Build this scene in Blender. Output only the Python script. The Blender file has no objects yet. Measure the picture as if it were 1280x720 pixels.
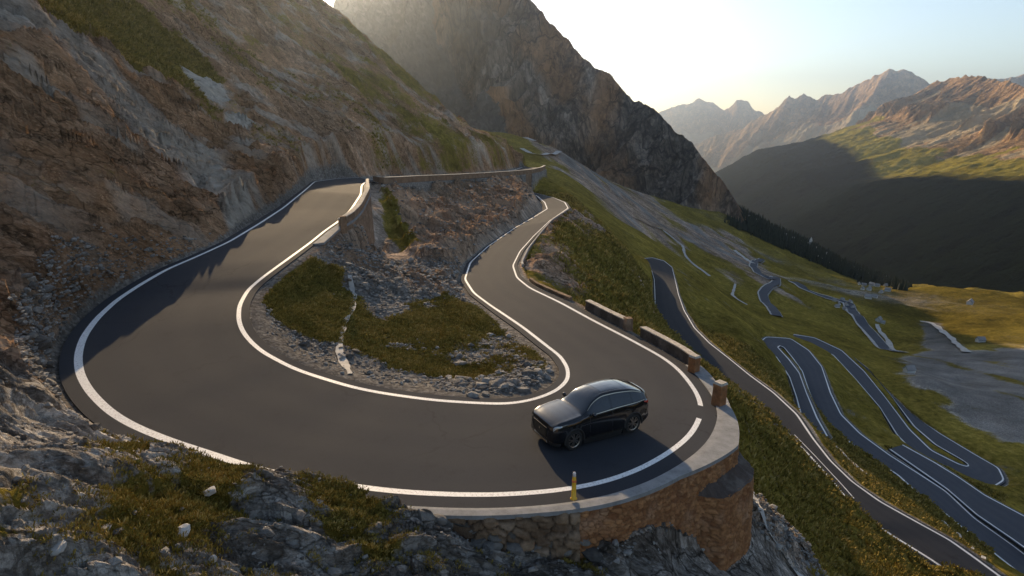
QUICK = False
import bpy, bmesh, math, random
import numpy as np
from mathutils import Vector, Matrix
random.seed(7); RNG = np.random.default_rng(7)
S = bpy.context.scene; COL = S.collection
rad = math.radians

# ------------------------------------------------------------------ camera (eye level is z = 0)
FOC = 760.0; EYE = 150.0
TH = math.atan((360 - EYE) / FOC); SN, CS = math.sin(TH), math.cos(TH)
cam = bpy.data.cameras.new('camera'); camo = bpy.data.objects.new('camera', cam); COL.objects.link(camo)
camo.location = (0, 0, 0); camo.rotation_euler = (rad(90) - TH, 0, 0)
cam.sensor_width = 36; cam.lens = 36 * FOC / 1280; cam.clip_start = 0.5; cam.clip_end = 90000
S.camera = camo

def un(u, v):
    dx = (u - 640) / FOC; dz = -(v - 360) / FOC
    return np.array([dx, CS + dz * SN, -SN + dz * CS])
def atz(p, z):
    d = un(*p); return d * (z / d[2])
def atr(u, v, r):
    d = un(u, v); return d * (r / math.hypot(d[0], d[1]))

# ------------------------------------------------------------------ object helpers
def tag(o, label=None, cat=None, group=None, kind=None):
    if label: o['label'] = label
    if cat: o['category'] = cat
    if group: o['group'] = group
    if kind: o['kind'] = kind
    return o
def empty(name, loc=(0, 0, 0), rz=0.0):
    o = bpy.data.objects.new(name, None); COL.objects.link(o); o.location = loc; o.rotation_euler = (0, 0, rz); return o
def mesh_obj(name, verts, faces, mat, parent=None, smooth=False, mats=None, fm=None):
    me = bpy.data.meshes.new(name)
    me.from_pydata([tuple(map(float, v)) for v in verts], [], [tuple(map(int, f)) for f in faces])
    for m in (mats or [mat]): me.materials.append(m)
    if fm is not None: me.polygons.foreach_set('material_index', fm)
    if smooth: me.polygons.foreach_set('use_smooth', [True] * len(me.polygons))
    me.update()
    o = bpy.data.objects.new(name, me); COL.objects.link(o)
    if parent: o.parent = parent
    return o
def grid_obj(name, P, mat, smooth=True, colors=None, parent=None):
    """P: (n, m, 3) array of points -> a quad sheet"""
    n, m = P.shape[:2]
    me = bpy.data.meshes.new(name)
    me.vertices.add(n * m); me.vertices.foreach_set('co', P.reshape(-1).astype(np.float32))
    idx = np.arange(n * m, dtype=np.int32).reshape(n, m)
    q = np.stack([idx[:-1, :-1], idx[:-1, 1:], idx[1:, 1:], idx[1:, :-1]], -1).reshape(-1, 4)
    k = len(q)
    me.loops.add(k * 4); me.loops.foreach_set('vertex_index', q.reshape(-1))
    me.polygons.add(k); me.polygons.foreach_set('loop_start', np.arange(0, k * 4, 4, dtype=np.int32))
    me.polygons.foreach_set('loop_total', np.full(k, 4, np.int32))
    me.polygons.foreach_set('use_smooth', np.full(k, smooth))
    me.update(calc_edges=True)
    if colors:
        for nm, c in colors.items():
            a = me.color_attributes.new(nm, 'FLOAT_COLOR', 'POINT')
            a.data.foreach_set('color', c.reshape(-1).astype(np.float32))
    me.materials.append(mat)
    o = bpy.data.objects.new(name, me); COL.objects.link(o)
    if parent: o.parent = parent
    return o
def tri_obj(name, V, F, mat, smooth=False, parent=None):
    me = bpy.data.meshes.new(name); k = len(F)
    me.vertices.add(len(V)); me.vertices.foreach_set('co', np.asarray(V, np.float32).reshape(-1))
    me.loops.add(k * 3); me.loops.foreach_set('vertex_index', np.asarray(F, np.int32).reshape(-1))
    me.polygons.add(k); me.polygons.foreach_set('loop_start', np.arange(0, k * 3, 3, dtype=np.int32))
    me.polygons.foreach_set('loop_total', np.full(k, 3, np.int32))
    me.polygons.foreach_set('use_smooth', np.full(k, smooth))
    me.update(calc_edges=True); me.materials.append(mat)
    o = bpy.data.objects.new(name, me); COL.objects.link(o)
    if parent: o.parent = parent
    return o

# ------------------------------------------------------------------ numpy noise
def _h(ix, iy, iz, s):
    n = (ix.astype(np.uint32) * np.uint32(374761393)) ^ (iy.astype(np.uint32) * np.uint32(668265263)) ^ (iz.astype(np.uint32) * np.uint32(2147483647 - 55)) ^ np.uint32(s * 974711 % 4294967295)
    n = (n ^ (n >> np.uint32(13))) * np.uint32(1274126177)
    n = (n ^ (n >> np.uint32(16))) * np.uint32(2246822519)
    n ^= n >> np.uint32(15)
    return (n & np.uint32(0xffffff)).astype(np.float32) / np.float32(16777215.0)
def vnoise(x, y, z, seed=0):
    x = np.asarray(x, np.float32); y = np.asarray(y, np.float32); z = np.asarray(z, np.float32)
    x, y, z = np.broadcast_arrays(x, y, z)
    fx, fy, fz = np.floor(x), np.floor(y), np.floor(z)
    tx, ty, tz = x - fx, y - fy, z - fz
    ix, iy, iz = fx.astype(np.int32), fy.astype(np.int32), fz.astype(np.int32)
    tx = tx * tx * (3 - 2 * tx); ty = ty * ty * (3 - 2 * ty); tz = tz * tz * (3 - 2 * tz)
    def L(a, b, t): return a + (b - a) * t
    r = []
    for dz in (0, 1):
        a = L(_h(ix, iy, iz + dz, seed), _h(ix + 1, iy, iz + dz, seed), tx)
        b = L(_h(ix, iy + 1, iz + dz, seed), _h(ix + 1, iy + 1, iz + dz, seed), tx)
        r.append(L(a, b, ty))
    return L(r[0], r[1], tz) * 2 - 1
def fbm(x, y, z, oct=4, seed=0, gain=.5, ridged=False):
    s = 0; a = 1.0; t = 0
    for i in range(oct):
        n = vnoise(x, y, z, seed + i)
        if ridged: n = 1 - 2 * np.abs(n)
        s = s + a * n; t += a; a *= gain
        x, y, z = (x * .8 - y * .6) * 2.03 + 11.3, (x * .6 + y * .8) * 2.03 - 7.1, z * 2.03 + 3.7
    return s / t
def worley2(a, b, seed=0):
    """distance to nearest and (F2-F1), plus cell id value"""
    fa, fb = np.floor(a), np.floor(b); f1 = np.full(a.shape, 9., np.float32); f2 = f1.copy(); cid = np.zeros(a.shape, np.float32)
    for i in (-1, 0, 1):
        for j in (-1, 0, 1):
            ia = (fa + i).astype(np.int32); ib = (fb + j).astype(np.int32); o = np.zeros_like(ia)
            px = ia + .1 + .8 * _h(ia, ib, o, seed); py = ib + .1 + .8 * _h(ia, ib, o + 1, seed)
            d = np.hypot(a - px, b - py); c = _h(ia, ib, o + 2, seed)
            n1 = d < f1
            f2 = np.where(n1, f1, np.minimum(f2, d)); cid = np.where(n1, c, cid); f1 = np.where(n1, d, f1)
    return f1, f2 - f1, cid
def sstep(a, b, x):
    t = np.clip((x - a) / (b - a), 0, 1); return t * t * (3 - 2 * t)

# ------------------------------------------------------------------ roads: pairs of edge-line pixels with a height
def resample(P, step):
    P = np.asarray(P, float); d = np.r_[0, np.cumsum(np.linalg.norm(np.diff(P[:, :2], axis=0), axis=1))]
    n = max(2, int(d[-1] / step)); t = np.linspace(0, d[-1], n)
    return np.stack([np.interp(t, d, P[:, i]) for i in range(P.shape[1])], 1)
def smooth(P, k, it=1):
    ker = np.exp(-np.linspace(-2, 2, 2 * k + 1) ** 2); ker /= ker.sum()
    for _ in range(it):
        pad = np.vstack([2 * P[0] - P[k:0:-1], P, 2 * P[-1] - P[-2:-k - 2:-1]])
        P = np.stack([np.convolve(pad[:, i], ker, 'valid') for i in range(P.shape[1])], 1)
    return P
def pair_road(pairs, zs, n=400, k=5):
    """pairs of pixels (left/outer, right/inner) and z at a few station indices -> L, R arrays (n,3)"""
    m = len(pairs); z = np.interp(np.arange(m), *zip(*zs))
    L = np.array([atz(p[0], z[i]) for i, p in enumerate(pairs)]); R = np.array([atz(p[1], z[i]) for i, p in enumerate(pairs)])
    return param(L, R, n, k)
def param(L, R, n=400, k=5):
    C = (L + R) / 2
    d = np.r_[0, np.cumsum(.4 * np.linalg.norm(np.diff(C, axis=0), axis=1) + .3 * np.linalg.norm(np.diff(L, axis=0), axis=1) + .3 * np.linalg.norm(np.diff(R, axis=0), axis=1))]
    t = np.linspace(0, d[-1], n)
    L = np.stack([np.interp(t, d, L[:, i]) for i in range(3)], 1); R = np.stack([np.interp(t, d, R[:, i]) for i in range(3)], 1)
    return smooth(L, k), smooth(R, k)

prA = [((449, 221.8), (463, 226)), ((420, 223.3), (456, 228)), ((393.5, 227), (452, 232)), ((381, 238), (451, 243)), ((354, 260), (438, 263)), ((325, 279), (424, 276)), ((287, 302), (406, 288.5)), ((250, 319), (387, 304)), ((208, 337), (358, 325)), ((175, 356), (329, 346)), ((146, 375), (310, 362)), ((121, 398), (299, 382)), ((104, 421), (298, 400)), ((97, 444), (303, 414)), ((99, 467), (313, 427)), ((112, 490), (328, 440)), ((137, 515), (350, 452)), ((165, 532), (370, 462)), ((212, 551), (400, 472)), ((258, 565.5), (440, 484)), ((319, 586), (475, 491)), ((380, 599), (509, 496)), ((430, 606), (540, 500)), ((487, 614), (565, 502)), ((553, 618), (600, 504)), ((619, 619), (632, 505)), ((684, 615), (655, 502)), ((741, 607), (671, 498)), ((794, 590), (685, 493)), ((837, 566), (697, 487)), ((864, 544), (706, 479)), ((876, 521), (710, 472)), ((877, 507), (710, 466)), ((871, 490), (709, 460)), ((850, 463), (706, 454)), ((829, 447), (700, 445)), ((787, 424), (683, 432)), ((742, 401), (655, 410)), ((700, 378), (630, 393)), ((662, 360), (612, 381)), ((646, 347), (592, 366)), ((641, 332), (581, 349)), ((650, 314), (588, 328)), ((667, 295), (610, 308)), ((687, 276), (645, 284)), ((700, 267), (668, 271)), ((710, 260), (684, 261)), ((706, 253), (681, 253)), ((692, 247), (670, 244)), ((672, 242), (655, 240)), ((655, 238), (640, 237))]
zA = [(0, -7.9), (2, -7.2), (3, -7.2), (4, -8.0), (6, -8.7), (8, -9.3), (10, -10.1), (13, -10.8), (17, -11.6), (20, -12.2), (24, -12.6), (28, -12.7), (32, -13.1), (35, -13.3), (40, -13.5), (44, -13.9), (45, -14.8), (46, -15.8), (48, -16.6), (50, -17)]
LA, RA = pair_road(prA, zA, 900, 7)
# the upper road, seen edge-on above its wall: pixel of the parapet top and range
upE = [(475, 221.5, 80), (520, 219.5, 92), (560, 218, 105), (600, 216, 120), (640, 213.5, 138), (662, 211.5, 150), (674, 209, 165), (680, 206, 185)]
PAR = 0.75
RU = np.array([RA[6] * 0 + RA[0]] + [atr(*e) - np.array([0, 0, PAR]) for e in upE])
LU = [LA[0]]
for i in range(1, len(RU)):
    t = (RU[min(i + 1, len(RU) - 1)] - RU[i - 1])[:2]; t /= np.linalg.norm(t); nrm = np.array([-t[1], t[0]])
    LU.append(RU[i] + np.array([nrm[0] * 6.5, nrm[1] * 6.5, 0]))
LU, RU = param(np.array(LU), RU, 220, 5)

prB = [((797, 331), (797, 324)), ((808, 333), (815, 322)), ((815, 339), (830, 326)), ((818, 350), (840, 334)), ((818.5, 362), (844, 350)), ((819, 380), (848, 368)), ((822, 400), (855, 388)), ((832, 420), (868, 410)), ((855, 443), (887, 429)), ((888, 466), (910, 447)), ((907, 485), (937, 469)), ((934, 503), (967, 491)), ((960, 523), (996, 518)), ((982, 538), (1016, 548)), ((1010, 567), (1038, 576)), ((1034, 594), (1065, 602)), ((1060, 625), (1100, 627)), ((1088, 651), (1145, 652)), ((1115, 669), (1187, 675)), ((1165, 700), (1218, 697)), ((1196, 722), (1252, 722))]
LB, RB = pair_road(prB, [(0, -43), (3, -43), (8, -44), (12, -46), (20, -50)], 500, 5)
prC = [((1008, 548), (1034, 545)), ((1002, 520), (1021, 522)), ((995.5, 495.5), (1008, 491)), ((987, 471), (999, 466)), ((971, 447), (986, 449)), ((951, 427), (972, 434)), ((958, 421), (975, 432)), ((988, 423), (980, 434)), ((1011, 438), (990, 446)), ((1027, 458), (1003, 464)), ((1038, 491), (1012, 491)), ((1051, 518), (1025, 522)), ((1075, 542), (1048, 542)), ((1112, 569), (1094, 576)), ((1145, 590), (1122, 593)), ((1182, 614), (1151, 620)), ((1218, 648), (1182, 642)), ((1262, 679), (1215, 669)), ((1290, 700), (1250, 697)), ((1340, 738), (1300, 736))]
LC, RC = pair_road(prC, [(0, -63), (4, -66.5), (7, -69), (11, -70.5), (19, -74)], 400, 4)
prD = [((990, 424), (992, 418)), ((1014, 430), (1018, 422)), ((1042, 444), (1052, 438)), ((1069, 473), (1080, 464)), ((1100, 509), (1106, 496)), ((1122, 544), (1137, 537)), ((1145, 568), (1164, 563)), ((1184, 589), (1198, 580)), ((1215, 603), (1208, 583)), ((1240, 609), (1211, 582)), ((1255, 600), (1209, 579)), ((1248, 585), (1200, 573)), ((1220, 569), (1170, 556)), ((1175, 542), (1143, 533)), ((1140, 518), (1112, 492)), ((1109, 491), (1086, 461)), ((1086, 466), (1068, 447))]
LD, RD = pair_road(prD, [(0, -76), (8, -78.5), (11, -80), (16, -84)], 360, 4)
prE = [((1112, 561), (1128, 556)), ((1148, 586), (1168, 578)), ((1184, 611), (1199, 597)), ((1221, 643), (1231, 619)), ((1265, 673), (1280, 645)), ((1310, 705), (1330, 672)), ((1350, 735), (1370, 700))]
LE, RE = pair_road(prE, [(0, -71.5), (6, -73)], 160, 4)
ROADS = dict(A=(LA, RA), U=(LU, RU), B=(LB, RB), C=(LC, RC), D=(LD, RD), E=(LE, RE))
# ------------------------------------------------------------------ near terrain: z = r * T(azimuth, ln r)
KR = 0.55
CTRL = [
 # left cliff
 (0,0,62),(0,75,55),(0,150,49),(0,230,45),(0,300,40),(0,360,37),(0,420,33),(0,480,28),(0,530,20),(50,480,27.5),(60,420,33.5),(80,330,40),(120,250,47),(120,150,56),(120,60,70),(120,0,82),
 (200,270,51),(200,180,62),(200,90,78),(200,0,104),(260,250,59),(270,180,72),(290,80,100),(290,0,128),(330,230,69),(350,170,82),(350,90,112),(360,20,150),(380,200,79),
 (420,205,84),(450,200,88),(450,120,120),(430,60,158),(440,34,185),(500,205,98),(500,150,128),(500,98,178),(550,205,118),(550,170,140),(560,143,176),(600,203,138),(600,172,168),(640,205,152),(655,203,166),(400,4,190),
 (130,370,38.5),(180,330,44),
 # foreground knoll
 (0,720,12),(0,620,15.5),(100,572,18.7),(60,558,20),(100,640,14.5),(160,566,18.9),(200,650,15),(200,720,13),(230,588,18.7),(300,610,18.0),(300,660,15.5),(400,616,18.2),(400,720,14.5),(400,660,16.6),(440,622,18),(480,640,17.4),(500,690,15.8),(500,720,15),(560,672,16.9),(560,652,18.7),(620,696,16.6),(620,720,15.9),(600,665,18.4),(650,655,18.8),(700,700,17.9),(740,704,18.5),(700,722,16.6),(760,722,17.6),(811,670,19.5),(859,650,22.1),(890,641,24.2),(922,632,26.7),(830,700,19.0),(945,640,30),
 (100,525,26),(130,545,25),(165,560,24),(220,580,22.8),(280,598,22),(340,606,20.8),
 # island
 (450,400,37.5),(450,340,48),(400,330,52),(424,306,50),(440,311,55),(458,313,60),(472,314,63.5),(380,400,36.5),(340,390,37.5),(500,450,31.5),(560,420,35.8),(560,460,31.6),(640,430,36.6),(640,412,38.2),(600,380,43),(600,400,39.5),(540,370,45.5),(560,345,52.5),(520,310,62),(500,340,53),(520,262,79),(560,252,94),(600,246,108),(640,240,122),(480,260,73),(600,290,82),(570,310,66),(640,265,97),(560,285,74),(650,250,112),
 # spur right of the bend, down to the second road
 (690,330,66),(700,300,77),(720,340,66),(740,375,60),(770,385,66),(800,405,72),(790,385,85),(800,360,108),(760,330,88),(750,300,102),(720,275,104),(780,320,112),(815,392,116),(830,415,100),(720,250,150),(700,235,160),(740,270,150),
 (850,440,66),(870,452,60),(905,490,56),(930,510,58),(895,470,62),
 # below the retaining wall, lower right
 (940,560,66),(950,540,72),(940,600,43),(960,620,47),(1000,640,58),(1050,670,64),(1100,690,68),(1150,722,72),(980,700,30),(1030,720,40),(900,700,22.6),(850,722,19.6),(925,655,26),(880,665,23),(920,560,50),
 # between the lower roads
 (900,440,122),(930,430,150),(920,400,175),(950,460,138),(985,500,128),(960,440,158),(1050,580,112),(1030,550,118),(1100,610,104),(1150,650,98),(1250,712,108),(1060,480,190),(1090,530,166),(880,350,230),(860,400,165),(1190,640,132),(870,340,250),
 (850,320,280),(1180,520,202),(1200,540,195),(1160,470,230),(1240,560,186),(1280,600,172),(1280,720,122),(1280,650,139),
 # valley side
 (760,260,330),(800,300,330),(850,330,350),(900,380,290),(900,300,560),(850,280,550),(800,260,500),(760,230,500),(700,190,480),(640,170,470),(700,215,330),(740,255,260),(950,350,400),(950,400,290),(1000,400,320),(960,300,720),(920,262,800),(1000,300,860),(1075,343,940),(1120,358,960),(1040,360,480),(1100,400,410),(1100,440,340),(1060,420,330),(1000,350,560),
 (1180,357,600),(1140,385,470),(1180,400,460),(1280,400,450),(1280,376,560),(1230,364,580),(1100,370,700),(1200,440,330),(1200,480,260),(1280,500,235),(1280,450,300),(1120,460,250),
]
cp = []
for u, v, r in CTRL:
    p = atr(u, v, r); cp.append((math.atan2(p[0], p[1]), math.log(r), p[2] / r))
for a in (-62, -48, -20, 0, 20, 45, 62):        # ground beneath and behind the hovering camera
    cp.append((rad(a), math.log(5), [-2.6, -2.2, -2.6, -3.0, -3.2, -3.2, -3][(-62, -48, -20, 0, 20, 45, 62).index(a)]))
cp += [(rad(-58), math.log(20), -.10), (rad(-60), math.log(45), .35), (rad(-58), math.log(110), .42), (rad(-46), math.log(110), .30), (rad(-46), math.log(200), .3), (rad(-35), math.log(200), .22), (rad(-27), math.log(210), .18), (rad(-22), math.log(205), .168),
       (rad(-60), math.log(400), .25), (rad(-40), math.log(400), .2), (rad(-25), math.log(400), .12), (rad(-15), math.log(300), .05), (rad(-12), math.log(260), -.01), (rad(-15), math.log(600), .06), (rad(-6), math.log(240), -.06), (rad(-3), math.log(350), -.06), (rad(-10), math.log(500), -.0), (rad(0), math.log(230), -.085),
       (rad(-50), math.log(12), -.5), (rad(-55), math.log(900), .15), (rad(-10), math.log(900), .02),
       (rad(50), math.log(30), -.85), (rad(60), math.log(60), -.8), (rad(52), math.log(110), -.6), (rad(60), math.log(200), -.4), (rad(55), math.log(400), -.28), (rad(60), math.log(900), -.25), (rad(45), math.log(1000), -.24), (rad(30), math.log(1150), -.24), (rad(20), math.log(1150), -.21), (rad(10), math.log(1150), -.12),
       (rad(24), math.log(16), -.95), (rad(35), math.log(24), -.9)]
for k, (L, R) in ROADS.items():
    C = (L + R) / 2; n = len(C)
    for i in range(3, n, max(1, n // {'A': 60, 'U': 16, 'B': 26, 'C': 24, 'D': 22, 'E': 8}[k])):
        r = math.hypot(C[i][0], C[i][1]); cp.append((math.atan2(C[i][0], C[i][1]), math.log(r), C[i][2] / r))
cp = np.array(cp); Q = np.stack([cp[:, 0], cp[:, 1] * KR], 1)
def phi(d): return d
D = phi(np.linalg.norm(Q[:, None] - Q[None], axis=2)) - np.eye(len(Q)) * 0.003
M = np.zeros((len(Q) + 3,) * 2); M[:-3, :-3] = D; M[:-3, -3] = 1; M[:-3, -2:] = Q; M[-3:, :-3] = M[:-3, -3:].T
Wt = np.linalg.solve(M, np.r_[cp[:, 2], 0, 0, 0])
AZ0, AZ1, LR0, LR1 = rad(-62), rad(62), math.log(4.5), math.log(1150)
def rbf(q):
    out = np.zeros(len(q))
    for s in range(0, len(q), 20000):
        a = q[s:s + 20000]; out[s:s + 20000] = phi(np.linalg.norm(a[:, None] - Q[None], axis=2)) @ Wt[:-3] + Wt[-3] + a @ Wt[-2:]
    return out
GA, GR = 380, 420
ga = np.linspace(AZ0, AZ1, GA); gr = np.linspace(LR0, LR1, GR)
TT = rbf(np.stack([np.repeat(ga, GR), np.tile(gr, GA) * KR], 1)).reshape(GA, GR)
for _ in range(2):
    TT[1:-1, 1:-1] = (TT[1:-1, 1:-1] * 4 + TT[:-2, 1:-1] + TT[2:, 1:-1] + TT[1:-1, :-2] + TT[1:-1, 2:]) / 8
def bil(Z, a, l, a0, a1, l0, l1):
    n, m = Z.shape; fa = np.clip((a - a0) / (a1 - a0) * (n - 1), 0, n - 1.001); fl = np.clip((l - l0) / (l1 - l0) * (m - 1), 0, m - 1.001)
    i, j = fa.astype(int), fl.astype(int); s, t = fa - i, fl - j
    return (Z[i, j] * (1 - s) + Z[i + 1, j] * s) * (1 - t) + (Z[i, j + 1] * (1 - s) + Z[i + 1, j + 1] * s) * t

# road information per ground point: signed side distance beyond the edge, road height, blend width
def road_fields(x, y, only=None):
    """returns weight (0 on a road, 1 away) and road z, over flattened arrays"""
    W = np.ones(x.shape, np.float32); ZR = np.zeros(x.shape, np.float32); DM = np.full(x.shape, 99., np.float32)
    for k, (L, R) in ROADS.items():
        st = 3 if k in 'A' else 3
        L2, R2 = L[::st], R[::st]; C = (L2 + R2) / 2
        n = len(C); bL, bR, shL, shR = BLEND[k](np.linspace(0, 1, n))
        bb = 14
        sel = np.where((x > C[:, 0].min() - bb) & (x < C[:, 0].max() + bb) & (y > C[:, 1].min() - bb) & (y < C[:, 1].max() + bb))[0]
        best = np.full(len(sel), 1e9, np.float32); bw = np.ones(len(sel), np.float32); bz = np.zeros(len(sel), np.float32); bd = np.full(len(sel), 99., np.float32)
        X, Y = x[sel], y[sel]
        DV = R2 - L2
        for i in range(n - 1):
            a, b = C[i], C[i + 1]; rr = 17
            near = np.where((np.abs(X - (a[0] + b[0]) / 2) < rr) & (np.abs(Y - (a[1] + b[1]) / 2) < rr))[0]
            if not len(near): continue
            px, py = X[near], Y[near]; d0, d1 = DV[i], DV[i + 1]
            f0 = (px - a[0]) * d0[1] - (py - a[1]) * d0[0]; f1 = (px - b[0]) * d1[1] - (py - b[1]) * d1[0]
            k2 = (f0 * f1 <= 0); near = near[k2]
            if not len(near): continue
            px, py, f0, f1 = px[k2], py[k2], f0[k2], f1[k2]
            t = f0 / (f0 - f1 + 1e-12); cx = a[0] + t * (b[0] - a[0]); cy = a[1] + t * (b[1] - a[1]); vx = d0[0] + t * (d1[0] - d0[0]); vy = d0[1] + t * (d1[1] - d0[1])
            ln = np.hypot(vx, vy); s = ((px - cx) * vx + (py - cy) * vy) / ln; hw = ln / 2; d = np.abs(s)
            isL = s < 0
            sh = np.where(isL, shL[i], shR[i]); bl = np.where(isL, bL[i], bR[i])
            e = d - hw - sh
            w = np.clip(e / bl, 0, 1); z = a[2] + t * (b[2] - a[2])
            m = e < best[near]
            nn = near[m]; best[nn] = e[m]; bw[nn] = w[m]; bz[nn] = z[m]; bd[nn] = (d - hw)[m]
        bw = bw * bw * (3 - 2 * bw)
        m = bw < W[sel]; s2 = sel[m]; W[s2] = bw[m]; ZR[s2] = bz[m]; DM[s2] = np.minimum(DM[s2], bd[m])
    return W, ZR, DM
def con(*v): return lambda t: tuple(np.full(len(t), a) for a in v)
def blA(t):
    # L = outer side, R = inner side; blend widths and shoulders along road A
    bL = np.interp(t, [0, .08, .28, .36, .42, .56, .60, .66, 1], [1.2, 1.0, 1.2, .5, .35, .35, .8, .8, 1.2])
    shL = np.interp(t, [0, .1, .3, .36, .40, .50, .60, .66, 1], [.5, .6, .85, .75, .95, 1.5, 1.3, .7, .5])
    bR = np.interp(t, [0, .12, .15, .3, .42, .6, 1], [.3, .3, 2, 2.0, 2.0, 1.5, 1.5])
    shR = np.interp(t, [0, .12, .16, 1], [.9, .9, .7, .7])
    return bL, bR, shL, shR
BLEND = dict(A=blA, U=con(2.5, .3, .5, .8), B=lambda t: (np.full(len(t), 3.), np.full(len(t), 4.), np.interp(t, [0, .5, .62, .75, .86, .9, 1], [.8, .8, 5, 6, 2.0, .8, .8]), np.full(len(t), .8)),
             C=con(3, 3, .7, .6), D=con(3, 3, .8, .6), E=con(2, 3, .6, .8))
# ------------------------------------------------------------------ materials
def newmat(name):
    m = bpy.data.materials.new(name); m.use_nodes = True; nt = m.node_tree
    for n in list(nt.nodes): nt.nodes.remove(n)
    out = nt.nodes.new('ShaderNodeOutputMaterial'); b = nt.nodes.new('ShaderNodeBsdfPrincipled')
    nt.links.new(b.outputs[0], out.inputs[0]); return m, nt, b
def N(nt, t, **kw):
    n = nt.nodes.new(t)
    for k, v in kw.items(): setattr(n, k, v)
    return n
def lk(nt, a, b): nt.links.new(a, b)
def noise(nt, vec, scale, detail=6, rough=.6, dist=0.0):
    n = N(nt, 'ShaderNodeTexNoise'); n.inputs['Scale'].default_value = scale; n.inputs['Detail'].default_value = detail
    n.inputs['Roughness'].default_value = rough; n.inputs['Distortion'].default_value = dist; lk(nt, vec, n.inputs['Vector']); return n.outputs['Fac']
def ramp(nt, fac, stops):
    r = N(nt, 'ShaderNodeValToRGB'); e = r.color_ramp.elements
    while len(e) < len(stops): e.new(.5)
    for i, (p, c) in enumerate(stops): e[i].position = p; e[i].color = (*c, 1) if len(c) == 3 else c
    lk(nt, fac, r.inputs[0]); return r.outputs['Color']
def rampf(nt, fac, a, b, lo=0., hi=1.):
    m = N(nt, 'ShaderNodeMapRange'); m.inputs[1].default_value = a; m.inputs[2].default_value = b; m.inputs[3].default_value = lo; m.inputs[4].default_value = hi
    lk(nt, fac, m.inputs[0]); return m.outputs[0]
def mix(nt, fac, a, b):
    m = N(nt, 'ShaderNodeMix', data_type='RGBA')
    if isinstance(fac, float): m.inputs[0].default_value = fac
    else: lk(nt, fac, m.inputs[0])
    for s, v in ((6, a), (7, b)):
        if isinstance(v, tuple): m.inputs[s].default_value = (*v, 1)
        else: lk(nt, v, m.inputs[s])
    return m.outputs[2]
def math2(nt, op, a, b=None):
    m = N(nt, 'ShaderNodeMath', operation=op)
    for i, v in enumerate((a, b)):
        if v is None: continue
        if isinstance(v, (int, float)): m.inputs[i].default_value = v
        else: lk(nt, v, m.inputs[i])
    return m.outputs[0]
def bump(nt, h, strength, dist, prev=None):
    b = N(nt, 'ShaderNodeBump'); b.inputs['Strength'].default_value = strength; b.inputs['Distance'].default_value = dist
    lk(nt, h, b.inputs['Height'])
    if prev is not None: lk(nt, prev, b.inputs['Normal'])
    return b.outputs['Normal']
def obj_vec(nt, scale=(1, 1, 1), rot=(0, 0, 0)):
    g = N(nt, 'ShaderNodeNewGeometry'); m = N(nt, 'ShaderNodeMapping'); m.inputs['Scale'].default_value = scale; m.inputs['Rotation'].default_value = rot
    lk(nt, g.outputs['Position'], m.inputs['Vector']); return m.outputs[0]

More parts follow.
